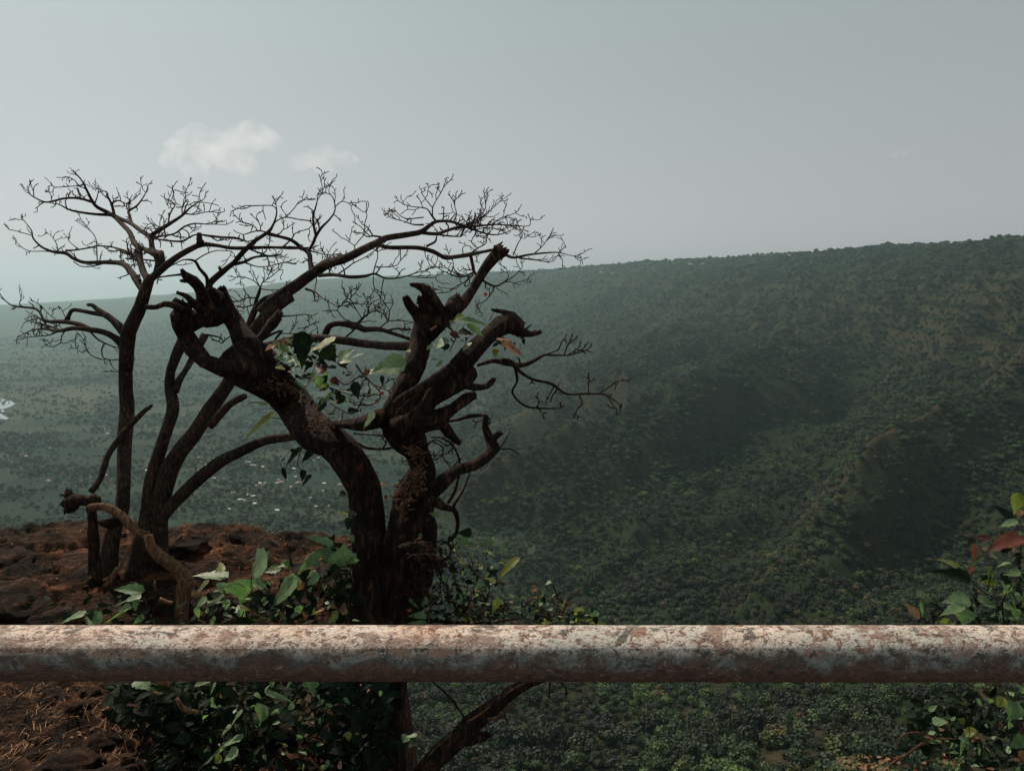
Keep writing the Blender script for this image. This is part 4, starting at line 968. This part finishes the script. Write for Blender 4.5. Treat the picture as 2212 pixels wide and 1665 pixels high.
p1 = plant('broadleaf_shrub', 600, 1400, 2.9, 'leafy shrub with large heart shaped green leaves left of the gnarled trunk, above the rail', 'shrub')
put_leaves(p1, 5, 2.85, [(1740,262,1635,402,150),(1480,405,1250,388,95),(1365,422,1270,520,50,'leaf_yellow'),(1935,405,1765,605,115),(1830,345,1710,368,48),(1640,430,1745,475,60),(1560,425,1580,550,140),(1880,240,1890,335,150,'leaf_shade_dark'),(1750,250,1590,300,60,'leaf_shade_dark'),(1840,300,1890,345,40),(2068,245,1930,392,62),(2068,385,1985,440,80),(1370,515,1470,565,90),(1350,540,1275,595,46),(1540,600,1645,615,40,'leaf_yellow'),(1275,600,1300,670,30),(1500,560,1460,620,70),(1460,330,1400,370,70,'leaf_yellow'),(1450,440,1440,500,60),(1640,540,1720,600,50,'leaf_shade_dark'),(1600,500,1560,580,60),(1420,590,1350,650,70,'leaf_shade_dark'),(1560,620,1600,660,40),(1380,680,1400,705,50),(1800,340,1860,330,60),(1700,540,1740,560,30),(1960,440,1990,470,30,'leaf_dead'),(1870,620,1850,640,24,'leaf_dead'),(1940,590,1960,640,40),(2040,620,2068,640,40,'leaf_yellow')])
put_leaves(p1, 6, 2.8, [(335,300,350,180,140),(245,215,262,335,110),(275,192,78,125,42),(195,235,30,392,46),(185,392,95,455,58),(50,400,-20,520,80),(310,645,232,702,60,'leaf_yellow'),(372,618,330,650,26,'leaf_dead'),(225,612,140,640,40,'leaf_dead'),(390,255,400,300,60),(330,290,310,330,60),(130,300,210,340,50),(400,350,405,440,36),(60,450,80,480,50,'leaf_dead'),(200,430,180,470,40,'leaf_red'),(40,600,60,640,26),(350,390,340,400,14),(400,130,410,180,40)])
filler(p1, [(560,1230,770,1345),(430,1290,770,1345),(700,1180,765,1300)], 240, 2.85, 3.3, .03, .08, 'leaf_shade_dark', seed=3)
filler(p1, [(560,1230,770,1345),(430,1290,600,1345)], 45, 2.75, 3.0, .012, .035, 'leaf', seed=4)
stems(p1, 6, 2.78, ['410,270,8 300,360,9 160,540,6', '220,375,6 200,440,5 160,540,4'], 'dead_wood')
stems(p1, 5, 2.85, ['1640,400,6 1640,480,6 1680,580,6', '1460,400,5 1520,420,5 1600,470,5', '1930,480,5 1880,600,6 1880,720,7', '1590,620,6 1560,720,8'], 'leaf_shade_dark')
p2 = plant('small_leafy_plant', 270, 1420, 3.2, 'small green plant with drooping toothed leaves below the thin stems at left', 'plant')
put_leaves(p2, 5, 3.2, [(940,490,728,476,54),(915,520,755,585,40),(920,525,800,560,50),(850,585,765,625,34),(850,605,668,712,64),(938,650,868,708,32),(655,695,530,640,80),(560,640,375,705,56),(900,560,850,600,50),(790,560,750,580,30,'leaf_shade_dark'),(880,600,900,610,30)])
stems(p2, 5, 3.25, ['910,500,6 950,570,7 1000,640,7 1030,720,8', '850,600,5 900,640,6 960,720,7'])
filler(p2, [(60,1300,230,1345),(230,1290,420,1345)], 70, 3.25, 3.6, .02, .06, 'leaf_shade_dark', seed=5)
p3 = plant('tangled_shrub', 1050, 1400, 3.0, 'tangled shrub of small green and yellow leaves and bare twigs right of the gnarled trunk', 'shrub')
put_leaves(p3, 6, 2.95, [(770,550,840,612,46),(882,528,848,608,32),(888,662,758,650,50),(885,695,752,702,24),(1158,512,1070,592,60),(1362,536,1310,640,36,'leaf_yellow'),(1492,272,1336,422,46,'leaf_yellow'),(1335,435,1250,398,36,'leaf_yellow'),(1262,428,1188,480,34),(1158,152,1074,192,52),(1175,120,1085,110,60,'leaf_shade_dark'),(1695,430,1655,452,24),(1915,622,1850,602,26,'leaf_yellow'),(2035,705,1870,672,34,'leaf_yellow'),(2000,628,1965,660,30),(1130,300,1095,300,30,'leaf_yellow'),(1250,330,1215,345,30,'leaf_yellow'),(1330,180,1200,150,26),(1290,240,1330,260,24),(1170,270,1190,240,24),(1440,515,1420,540,30),(1680,570,1660,585,20),(1600,470,1560,490,34,'leaf_dead'),(1650,690,1700,700,26,'leaf_yellow'),(1760,590,1740,600,20,'leaf_yellow'),(785,620,752,612,16,'leaf_dead'),(1220,680,1160,700,26,'leaf_dead'),(1120,680,1150,705,26,'leaf_dead'),(940,5,900,-20,36,'leaf_yellow'),(845,70,838,110,24,'leaf_yellow'),(845,115,842,165,20),(1080,205,1065,215,24,'leaf_yellow'),(1640,500,1655,492,14,'leaf_dead')])
filler(p3, [(900,1160,1010,1345),(960,1230,1080,1345),(880,1290,1180,1345),(1160,1320,1290,1348)], 330, 2.95, 3.35, .015, .05, 'leaf_shade_dark', seed=6)
filler(p3, [(900,1200,1040,1345),(1000,1280,1200,1345),(1160,1315,1290,1348),(980,1150,1090,1240)], 70, 2.9, 3.1, .01, .028, 'leaf_yellow', seed=7)
filler(p3, [(900,1230,1060,1345),(1000,1290,1240,1345)], 40, 2.9, 3.1, .012, .035, 'leaf', seed=8)
filler(p3, [(1000,1270,1240,1345)], 22, 2.9, 3.1, .012, .025, 'leaf_red', seed=9)
stems(p3, 6, 2.95, ['1590,545,9 1620,600,14 1660,655,12', '1700,535,16 1715,570,16 1715,585,8', '1760,650,16 1800,560,14 1830,515,10 1880,480,5', '1880,480,4 1870,560,4', '1130,650,6 1200,580,6 1300,575,6 1420,565,4', '1340,425,8 1400,440,5 1455,447,3', '900,700,10 905,600,7 960,540,6 1050,485,5', '930,600,6 900,580,5', '1180,590,5 1250,640,5 1340,690,5', '1430,690,8 1480,700,8 1550,690,5'], 'dead_wood')
rn = random.Random(21); mb = MB()
for _ in range(90):
    a, b = rn.choice([(rn.uniform(980, 1250), rn.uniform(1290, 1345)), (rn.uniform(890, 1090), rn.uniform(1180, 1340))]); p = P(a, b, 3.0+rn.uniform(-.1, .2))
    if a > 1150 and b < 1300: continue
    twig(mb, p, Vector((rn.gauss(0, 1), rn.gauss(0, .5), rn.gauss(.2, .6))), rn.uniform(.04, .13), .0014, 1, rn)
mb.build('twigs', M['dark_wood'], p3)
p4 = plant('climbing_plant', 680, 800, 2.85, 'climbing plant with broad green leaves in the fork of the gnarled tree, left side', 'climber')
put_leaves(p4, 2, 2.8, [(495,1248,290,1365,80,'leaf_yellow'),(262,1212,262,1475,95,'leaf_shade_dark'),(420,1325,500,1420,100,'leaf_shade_dark'),(520,1400,630,1325,70),(690,1362,600,1392,50),(515,1425,640,1412,50),(985,1425,735,1478,120),(920,1398,985,1442,50),(110,1315,185,1355,50),(185,1440,285,1440,50),(60,1300,0,1340,40,'leaf_dead'),(150,1250,110,1310,40,'leaf_red'),(40,1320,90,1300,40,'leaf_red'),(170,1290,120,1270,36,'leaf_dead'),(430,1475,350,1450,70,'leaf_red'),(1020,1335,985,1345,24),(90,1450,150,1475,50,'leaf_yellow'),(200,1400,150,1430,40)], .06)
put_leaves(p4, 4, 2.8, [(1000,25,1180,-15,60),(885,90,918,225,60,'leaf_shade_dark'),(600,50,620,150,64),(670,90,640,162,44,'leaf_yellow'),(1040,330,950,445,84),(440,90,500,140,50),(560,60,600,20,50),(720,60,770,120,50,'leaf_red'),(1000,0,945,60,30,'leaf_dead'),(1095,40,1100,120,26,'leaf_shade_dark'),(740,150,600,290,24),(780,200,680,120,40,'leaf_shade_dark'),(800,240,740,180,60,'leaf_shade_dark')], .06)
filler(p4, [(640,750,760,890),(590,730,700,790)], 110, 2.8, 3.0, .015, .05, 'leaf_shade_dark', seed=12)
filler(p4, [(640,760,750,880),(590,730,650,780)], 45, 2.76, 2.9, .012, .035, 'leaf', seed=13)
filler(p4, [(590,735,640,770),(650,800,760,900)], 26, 2.74, 2.85, .01, .025, 'leaf_dead', seed=14)
stems(p4, 4, 2.8, ['500,200,8 540,80,6 600,-60,5', '640,260,8 720,200,6 860,60,4 950,-20,3', '480,250,20 485,180,18 480,150,10', '620,320,16 600,400,14', '300,100,5 400,120,5 500,200,6'], 'dead_wood')
p5 = plant('climbing_plant', 1010, 740, 2.85, 'climbing plant with pale narrow leaves around the upper right limbs of the gnarled tree', 'climber')
put_leaves(p5, 2, 2.85, [(1350,1128,1588,1165,50),(1390,1098,1305,1140,46,'leaf_yellow'),(1335,1140,1238,1192,60,'leaf_shade_dark'),(1350,1215,1465,1225,60,'leaf_shade_dark'),(1415,1155,1535,1245,36),(1275,1258,1188,1335,70),(1445,1288,1370,1352,50),(1620,1258,1720,1265,30,'leaf_dead'),(1605,1325,1615,1392,40,'leaf_yellow'),(1660,1290,1812,1382,100,'leaf_dead'),(1135,1330,1190,1290,30),(1320,1200,1330,1260,40,'leaf_red'),(1210,1400,1130,1410,30),(1690,1340,1640,1260,40,'leaf_dead'),(1240,1420,1190,1450,50),(1280,1290,1250,1340,40,'leaf_shade_dark'),(1480,1180,1500,1230,30)], .05)
filler(p5, [(950,690,1050,770),(1060,730,1130,770)], 36, 2.85, 3.0, .012, .035, 'leaf_shade_dark', seed=15)
filler(p5, [(960,700,1040,760)], 14, 2.85, 2.95, .012, .03, 'leaf_red', seed=16)
stems(p5, 2, 2.85, ['1290,1350,8 1340,1250,7 1400,1150,5', '1380,1350,6 1420,1250,6 1500,1180,4', '1160,1200,24 1200,1170,12', '1570,1130,8 1600,1070,4'], 'dead_wood')
p6 = plant('hanging_leaves', 570, 900, 2.85, 'long drooping yellow green leaf and dark dangling leaves under the left limb of the gnarled tree', 'leaves')
put_leaves(p6, 4, 2.85, [(285,320,15,552,44,'leaf_yellow'),(480,595,350,742,56,'leaf_shade_dark'),(570,625,480,702,66,'leaf_shade_dark'),(355,680,322,690,30,'leaf_shade_dark'),(500,760,488,850,36,'leaf_shade_dark'),(340,740,372,850,26,'leaf_shade_dark'),(430,600,440,660,60,'leaf_shade_dark'),(560,800,480,890,50,'leaf_shade_dark'),(470,940,410,1030,14,'leaf'),(860,1090,735,1095,60,'leaf_yellow'),(820,940,765,960,60,'leaf_shade_dark'),(830,1000,785,990,20),(880,1080,840,1140,60,'leaf_shade_dark'),(860,1130,830,1220,60,'leaf_shade_dark'),(1085,860,1125,880,46,'leaf_dead'),(1120,950,1130,1000,24,'leaf_dead'),(150,240,0,300,40,'leaf'),(240,270,130,240,30)], .04)
stems(p6, 4, 2.85, ['490,580,8 455,710,6 500,780,5', '400,610,4 330,700,4 350,800,3', '100,330,4 180,295,4 260,290,5', '240,360,5 330,370,7'])
p7 = plant('glossy_shrub', 2150, 1400, 2.3, 'shrub with pointed green and dark red leaves at the right edge above the rail', 'shrub')
put_leaves(p7, 7, 2.3, [(1372,612,1208,506,64,'leaf_yellow'),(1385,625,1165,580,56,'leaf_shade_dark'),(1540,655,1420,640,26,'leaf_yellow'),(1590,705,1545,630,40),(1382,738,1238,748,66),(1352,765,1215,826,42),(1425,735,1532,785,52),(1345,785,1348,885,90),(1492,408,1400,402,26,'leaf_red'),(1690,400,1462,472,72,'leaf_red'),(1690,428,1480,486,20,'leaf_dead'),(1400,440,1410,545,40,'leaf_red'),(1440,475,1518,572,50,'leaf_red'),(1645,165,1622,285,52,'leaf_yellow'),(1625,325,1508,222,48,'leaf_shade_dark'),(1660,255,1640,305,26,'leaf_dead'),(1640,315,1530,348,30),(1500,560,1480,640,20,'leaf_yellow'),(1655,590,1560,605,34),(1560,770,1640,790,30),(1500,500,1540,520,40),(1240,840,1256,872,34,'leaf_yellow'),(1112,835,1018,750,40,'leaf_dead'),(1120,750,1130,830,14),(1600,660,1560,720,30),(1676,740,1620,790,36,'leaf_yellow'),(1600,540,1530,560,30),(1630,790,1640,850,34),(1380,650,1360,630,30),(1400,560,1370,600,20,'leaf_red'),(1410,420,1370,440,30,'leaf_shade_dark'),(1665,375,1650,395,24),(1160,795,1210,830,22,'leaf_shade_dark'),(1630,520,1660,560,40,'leaf_shade_dark'),(1400,770,1420,790,30)], .05)
stems(p7, 7, 2.3, ['1570,900,9 1560,760,8 1590,690,7 1640,600,7 1660,420,6 1625,300,5', '1570,740,7 1480,710,6 1400,650,5 1360,600,4', '1480,690,5 1500,580,4', '990,800,4 1080,810,5 1170,870,6', '1090,880,4 1080,860,4 1120,850,4', '1560,760,6 1460,760,5 1380,740,4'], 'dark_wood')
filler(p7, [(2090,1230,2212,1345),(2160,1100,2230,1340),(2010,1310,2120,1348)], 70, 2.32, 2.55, .02, .055, 'leaf_shade_dark', seed=17)
filler(p7, [(2130,1200,2230,1345)], 16, 2.28, 2.4, .015, .03, 'leaf', seed=18)
p8 = plant('thorny_shrub', 2080, 1700, 2.1, 'dark shrub with a bare tan twig and dry orange leaves in the lower right corner', 'shrub')
stems(p8, 7, 2.1, ['900,1690,16 980,1610,14 1050,1570,14 1110,1525,13 1170,1490,12 1240,1490,10 1315,1490,9', '1200,1478,8 1100,1455,9 1020,1472,9 1000,1515,6 985,1535,3', '1150,1610,6 1230,1600,6 1300,1605,4', '1170,1500,5 1260,1530,5 1280,1600,4'], 'dead_wood', 'branch')
put_leaves(p8, 7, 2.1, [(1412,1440,1328,1486,36,'leaf_yellow'),(1325,1490,1402,1522,36),(1340,1500,1330,1592,30),(1185,1400,1272,1396,40),(1570,1268,1530,1322,40,'leaf_yellow'),(1632,1300,1598,1398,80),(1690,1480,1592,1545,50),(1520,1555,1440,1602,60,'leaf_shade_dark'),(1345,1288,1350,1316,26,'leaf_yellow'),(1240,1472,1300,1478,26),(1676,1240,1640,1190,30),(1690,1340,1600,1390,50),(1450,1195,1400,1200,16),(1350,1400,1320,1380,30,'leaf_yellow'),(1676,1560,1650,1620,40,'leaf_dead'),(1600,1400,1590,1440,30),(1480,1420,1460,1415,20)], .05)
filler(p8, [(2060,1480,2230,1665),(1960,1500,2100,1640)], 260, 2.1, 2.5, .02, .055, 'leaf_shade_dark', seed=19)
filler(p8, [(2000,1490,2220,1665)], 40, 2.05, 2.3, .01, .03, 'leaf', seed=20)
filler(p8, [(1860,1630,1950,1668),(1860,1635,1900,1668)], 34, 2.05, 2.15, .010, .024, 'leaf_dead', seed=21)
filler(p8, [(1980,1560,2212,1665)], 44, 2.05, 2.2, .008, .022, 'leaf_dead', seed=22)
filler(p8, [(1860,1630,2060,1668)], 12, 2.05, 2.15, .010, .022, 'leaf_red', seed=23)
p9 = plant('ground_vine', 640, 1720, 2.5, 'dark leafy vine mass with few bright leaves below the rail left of trunk', 'vine')
put_leaves(p9, 5, 2.35, [(1505,1465,1280,1668,84),(1585,1445,1425,1512,56),(1550,1530,1455,1602,66),(1445,1568,1395,1612,44,'leaf_yellow'),(1580,1275,1495,1382,50),(1505,1370,1435,1442,50),(1725,1240,1695,1350,100),(1780,1065,1760,1120,60),(1730,1148,1925,1218,28),(1915,1230,1872,1265,36),(895,1070,980,1135,90),(1410,1090,1370,1170,36),(1390,1180,1385,1250,24),(1350,1300,1320,1330,30),(1660,1160,1710,1195,26),(1270,1105,1400,1070,26),(1320,1150,1310,1160,20),(740,1180,640,1250,60,'leaf_shade_dark'),(2060,1080,2040,1130,50),(1900,1080,1870,1120,30)], .06)
put_leaves(p9, 6, 2.35, [(378,1408,378,1472,48,'leaf_yellow'),(130,1070,150,1180,40),(130,1190,85,1195,40,'leaf_dead'),(240,1265,285,1305,20,'leaf_dead'),(110,1260,112,1290,24,'leaf_dead'),(215,1200,200,1230,30),(260,1230,250,1255,26),(60,1430,50,1460,30),(330,1620,300,1640,40,'leaf_dead'),(100,1340,110,1360,24,'leaf_dead'),(110,1070,90,1130,30),(590,1140,580,1180,18),(760,1430,730,1480,50),(820,1430,750,1440,30),(780,1480,840,1490,60,'leaf_shade_dark'),(1480,1680,1400,1640,20)], .06)
filler(p9, [(700,1470,840,1665),(430,1470,760,1665),(330,1480,560,1665),(250,1470,430,1560)], 1700, 2.42, 2.95, .025, .08, 'leaf_shade_dark', seed=24)  # deep shade under the rail is put into these near-black leaves
filler(p9, [(430,1480,800,1665),(620,1470,740,1600)], 40, 2.32, 2.4, .008, .024, 'leaf_dead', seed=25)
filler(p9, [(440,1480,760,1665)], 36, 2.32, 2.42, .01, .03, 'leaf', seed=26)
stems(p9, 5, 2.35, ['1970,1130,7 1950,1210,7 1935,1250,5', '290,1060,5 150,1160,6 60,1260,6 0,1330,5', '760,1240,8 720,1350,8 690,1450,6', '330,1270,7 335,1300,8', '365,1410,6 395,1460,7 400,1520,5'], 'dark_wood')
stems(p9, 5, 2.4, ['1020,1060,60 1060,1080,50 1110,1100,40', '1150,1190,30 1200,1260,40 1300,1280,24', '830,1235,14 880,1240,16 910,1260,12', '640,1120,8 680,1140,10 710,1145,5', '1000,1150,20 1050,1165,18'], 'dead_wood', 'dead_twig')
def rooted(root, a, b_, r0, m='dark_wood'):
    a = Vector(a); b_ = Vector(b_); mb = MB(); c = a.lerp(b_, .5)+Vector((.04, .05, -.04)); tube(mb, [a, c, b_], [r0, r0*.8, r0*.6], 7, .15, 20); mb.build('stem', M[m], root)
for (px_a, py_a) in ((1560, 870), (1480, 860), (1380, 880)):
    q = rg(7, px_a, py_a); t = P(*q, 2.3); rooted(p7, (t.x+.05, 1.35, near_h(t.x+.05, 1.35)-.03), t, .007)
q = rg(7, 900, 1690); t = P(*q, 2.1); rooted(p8, (t.x-.05, 1.4, near_h(t.x-.05, 1.4)-.03), t, .008)
q = rg(7, 1500, 1700); t = P(*q, 2.15); rooted(p8, (t.x, 1.4, near_h(t.x, 1.4)-.03), t, .008)
for px_a in (930, 1020, 1130):
    t = P(px_a, 1335, 3.0); rooted(p3, P(880, 1335, 3.06), t, .006)
# bits of pale dead wood on the ground above the rail
for k, (s, d, lab) in enumerate([('1150,160,14 1175,145,20 1192,128,12', 4.8, 'pale curved wood chip on the mound right of the lit root'), ('1010,430,14 1005,460,20 1020,500,12', 3.6, 'small hooked pale twig piece left of the lit root'), ('1040,545,34 1090,565,30 1130,570,24', 3.5, 'pale broken stick end just above the rail beside the lit root'), ('770,125,40 820,130,36', 4.7, 'pale orange wood lump between the thin stems'), ('1290,680,14 1330,700,16 1350,715,10', 2.9, 'curled dry leaf stalk resting just above the rail')]):
    pts, rad = pts3(5, s, lambda a, b: d); mb = MB(); tube(mb, pts, rad, 12, .3, 30, .4, k)
    root = mb.build('wood_piece', M['dead_wood'], None); tag(root, lab, 'dead wood')
# red blossoms hanging in the crown
for k, (r, x, y) in enumerate([(4,1100,175),(4,1058,238),(2,1543,948)]):
    a, b = rg(r, x, y); p = P(a, b, 3.15); mb = MB(); rn = random.Random(k)
    for q in range(5):
        an = q*1.257; dv = Vector((math.cos(an), -.4, math.sin(an))); leaf(mb, p, p+dv*.010, .008, up=Vector((0, -1, 0)), rn=rn)
    o = mb.build('blossom', M['petal'], None)
    tag(o, ['tiny red bud on a thin twig between the trunks, upper one', 'tiny red bud on a thin twig between the trunks, lower one', 'tiny red leaf bud beside the long right limb below the skyline'][k], 'bud')

# ------------------------------------------------------------------ clouds
def cloudmat(name, dens, sc):
    m = bpy.data.materials.new(name); m.use_nodes = True; nt = m.node_tree; nt.nodes.remove(nt.nodes['Principled BSDF'])
    v = N(nt, 'ShaderNodeVolumePrincipled'); v.inputs['Color'].default_value = (.93, .96, 1, 1); v.inputs['Anisotropy'].default_value = .5
    co = N(nt, 'ShaderNodeTexCoord').outputs['Object']; a = nz(nt, co, sc, 5, .6); r = ramp(nt, a, [(.42, g3(0)), (.62, g3(1))])
    mu = N(nt, 'ShaderNodeMath', operation='MULTIPLY'); mu.inputs[1].default_value = dens; nt.links.new(r.outputs[0], mu.inputs[0]); nt.links.new(mu.outputs[0], v.inputs['Density'])
    nt.links.new(v.outputs[0], nt.nodes['Material Output'].inputs['Volume']); return m
cm = cloudmat('cloud_vapour', .0011, .0028)
import bmesh
def cloud(cx, cy, blobs, D, label):
    root_p = PY(cx, cy, D); k = D/FD; V0 = bmesh.new()
    for (dx, dy, r) in blobs:
        ret = bmesh.ops.create_icosphere(V0, subdivisions=3, radius=1)
        for v in ret['verts']:
            n = 1+.35*noise.fractal(v.co*1.5+Vector((dx, dy, 0)), 1, 2, 3); v.co = Vector((v.co.x*r*1.25*n*k+dx*k, v.co.y*r*1.2*n*k, v.co.z*r*n*.85*k-dy*k))
    me = bpy.data.meshes.new('cloud'); V0.to_mesh(me); V0.free(); me.materials.append(cm)
    o = bpy.data.objects.new('cloud', me); C.objects.link(o); o.location = root_p; tag(o, label, 'cloud')
    rm = o.modifiers.new('fuse', 'REMESH'); rm.mode = 'VOXEL'; rm.voxel_size = 3*k
cloud(490, 320, [(-120,25,22),(-90,0,30),(-60,-20,32),(-30,-5,40),(0,10,40),(30,-15,36),(55,-30,30),(80,-20,26),(100,-5,18),(20,30,34),(-70,35,30)], 12000, 'larger faint white cloud above the left tree crown')
cloud(698, 342, [(-50,10,20),(-20,0,26),(10,-6,24),(40,0,20),(62,2,12),(0,15,22)], 12000, 'smaller faint white cloud right of the larger one')
cloud(1950, 328, [(-20,6,9),(0,0,11),(18,-6,8)], 12000, 'tiny faint wisp of cloud high at the right')

# ------------------------------------------------------------------ haze
def haze():
    x0, x1, y0, y1, z0, z1 = -15800, 15800, -60, 15800, -700, 310
    me = bpy.data.meshes.new('haze'); V = [(x, y, z) for x in (x0, x1) for y in (y0, y1) for z in (z0, z1)]
    me.from_pydata(V, [], [(0,1,3,2),(4,6,7,5),(0,4,5,1),(2,3,7,6),(0,2,6,4),(1,5,7,3)]); me.update()
    m = bpy.data.materials.new('haze_air'); m.use_nodes = True; nt = m.node_tree; nt.nodes.remove(nt.nodes['Principled BSDF'])
    v = N(nt, 'ShaderNodeVolumePrincipled'); v.inputs['Color'].default_value = (.62, .88, .93, 1); v.inputs['Density'].default_value = 5.6e-5; v.inputs['Anisotropy'].default_value = .66
    nt.links.new(v.outputs[0], nt.nodes['Material Output'].inputs['Volume']); me.materials.append(m)
    o = bpy.data.objects.new('haze', me); C.objects.link(o); tag(o, kind='stuff')
haze()

# ------------------------------------------------------------------ light
EL, AZS = math.radians(48), math.radians(-38)
sv = Vector((math.sin(AZS)*math.cos(EL), math.cos(AZS)*math.cos(EL), math.sin(EL)))
sl = bpy.data.lights.new('sun', 'SUN'); sl.energy = 4.6; sl.angle = math.radians(.5); sl.color = (1, .84, .70)
so = bpy.data.objects.new('sun', sl); C.objects.link(so); so.rotation_euler = (-sv).to_track_quat('-Z', 'Y').to_euler(); so.location = (0, 0, 50)
w = bpy.data.worlds.new('World'); scene.world = w; w.use_nodes = True; nt = w.node_tree
sky = N(nt, 'ShaderNodeTexSky', sky_type='NISHITA', sun_disc=False, sun_elevation=EL, sun_rotation=AZS, altitude=600, air_density=1.0, dust_density=3.0, ozone_density=1.0)
bw = N(nt, 'ShaderNodeRGBToBW'); nt.links.new(sky.outputs[0], bw.inputs[0])
sg = N(nt, 'ShaderNodeTexCoord'); sx = N(nt, 'ShaderNodeSeparateXYZ'); nt.links.new(sg.outputs['Generated'], sx.inputs[0])
tint = ramp(nt, sx.outputs['Z'], [(0, (1.03, 1.01, 1.04)), (.12, (.97, 1.0, 1.02)), (.40, (.85, 1.0, .97))])
gray = mixc(nt, 1, bw.outputs[0], tint.outputs[0], 'MULTIPLY')
col = mixc(nt, .85, sky.outputs[0], gray); col = mixc(nt, .62, col, mixc(nt, 1, tint.outputs[0], (5.2, 5.2, 5.2), 'MULTIPLY'))
nt.links.new(col, nt.nodes['Background'].inputs[0]); nt.nodes['Background'].inputs[1].default_value = .09

scene.render.engine = 'CYCLES'
scene.view_settings.view_transform = 'Standard'; scene.view_settings.look = 'None'; scene.view_settings.exposure = 0; scene.view_settings.gamma = 1
scene.cycles.volume_bounces = 1; scene.cycles.max_bounces = 6; scene.cycles.transparent_max_bounces = 8
scene.render.resolution_x = 1024; scene.render.resolution_y = 770
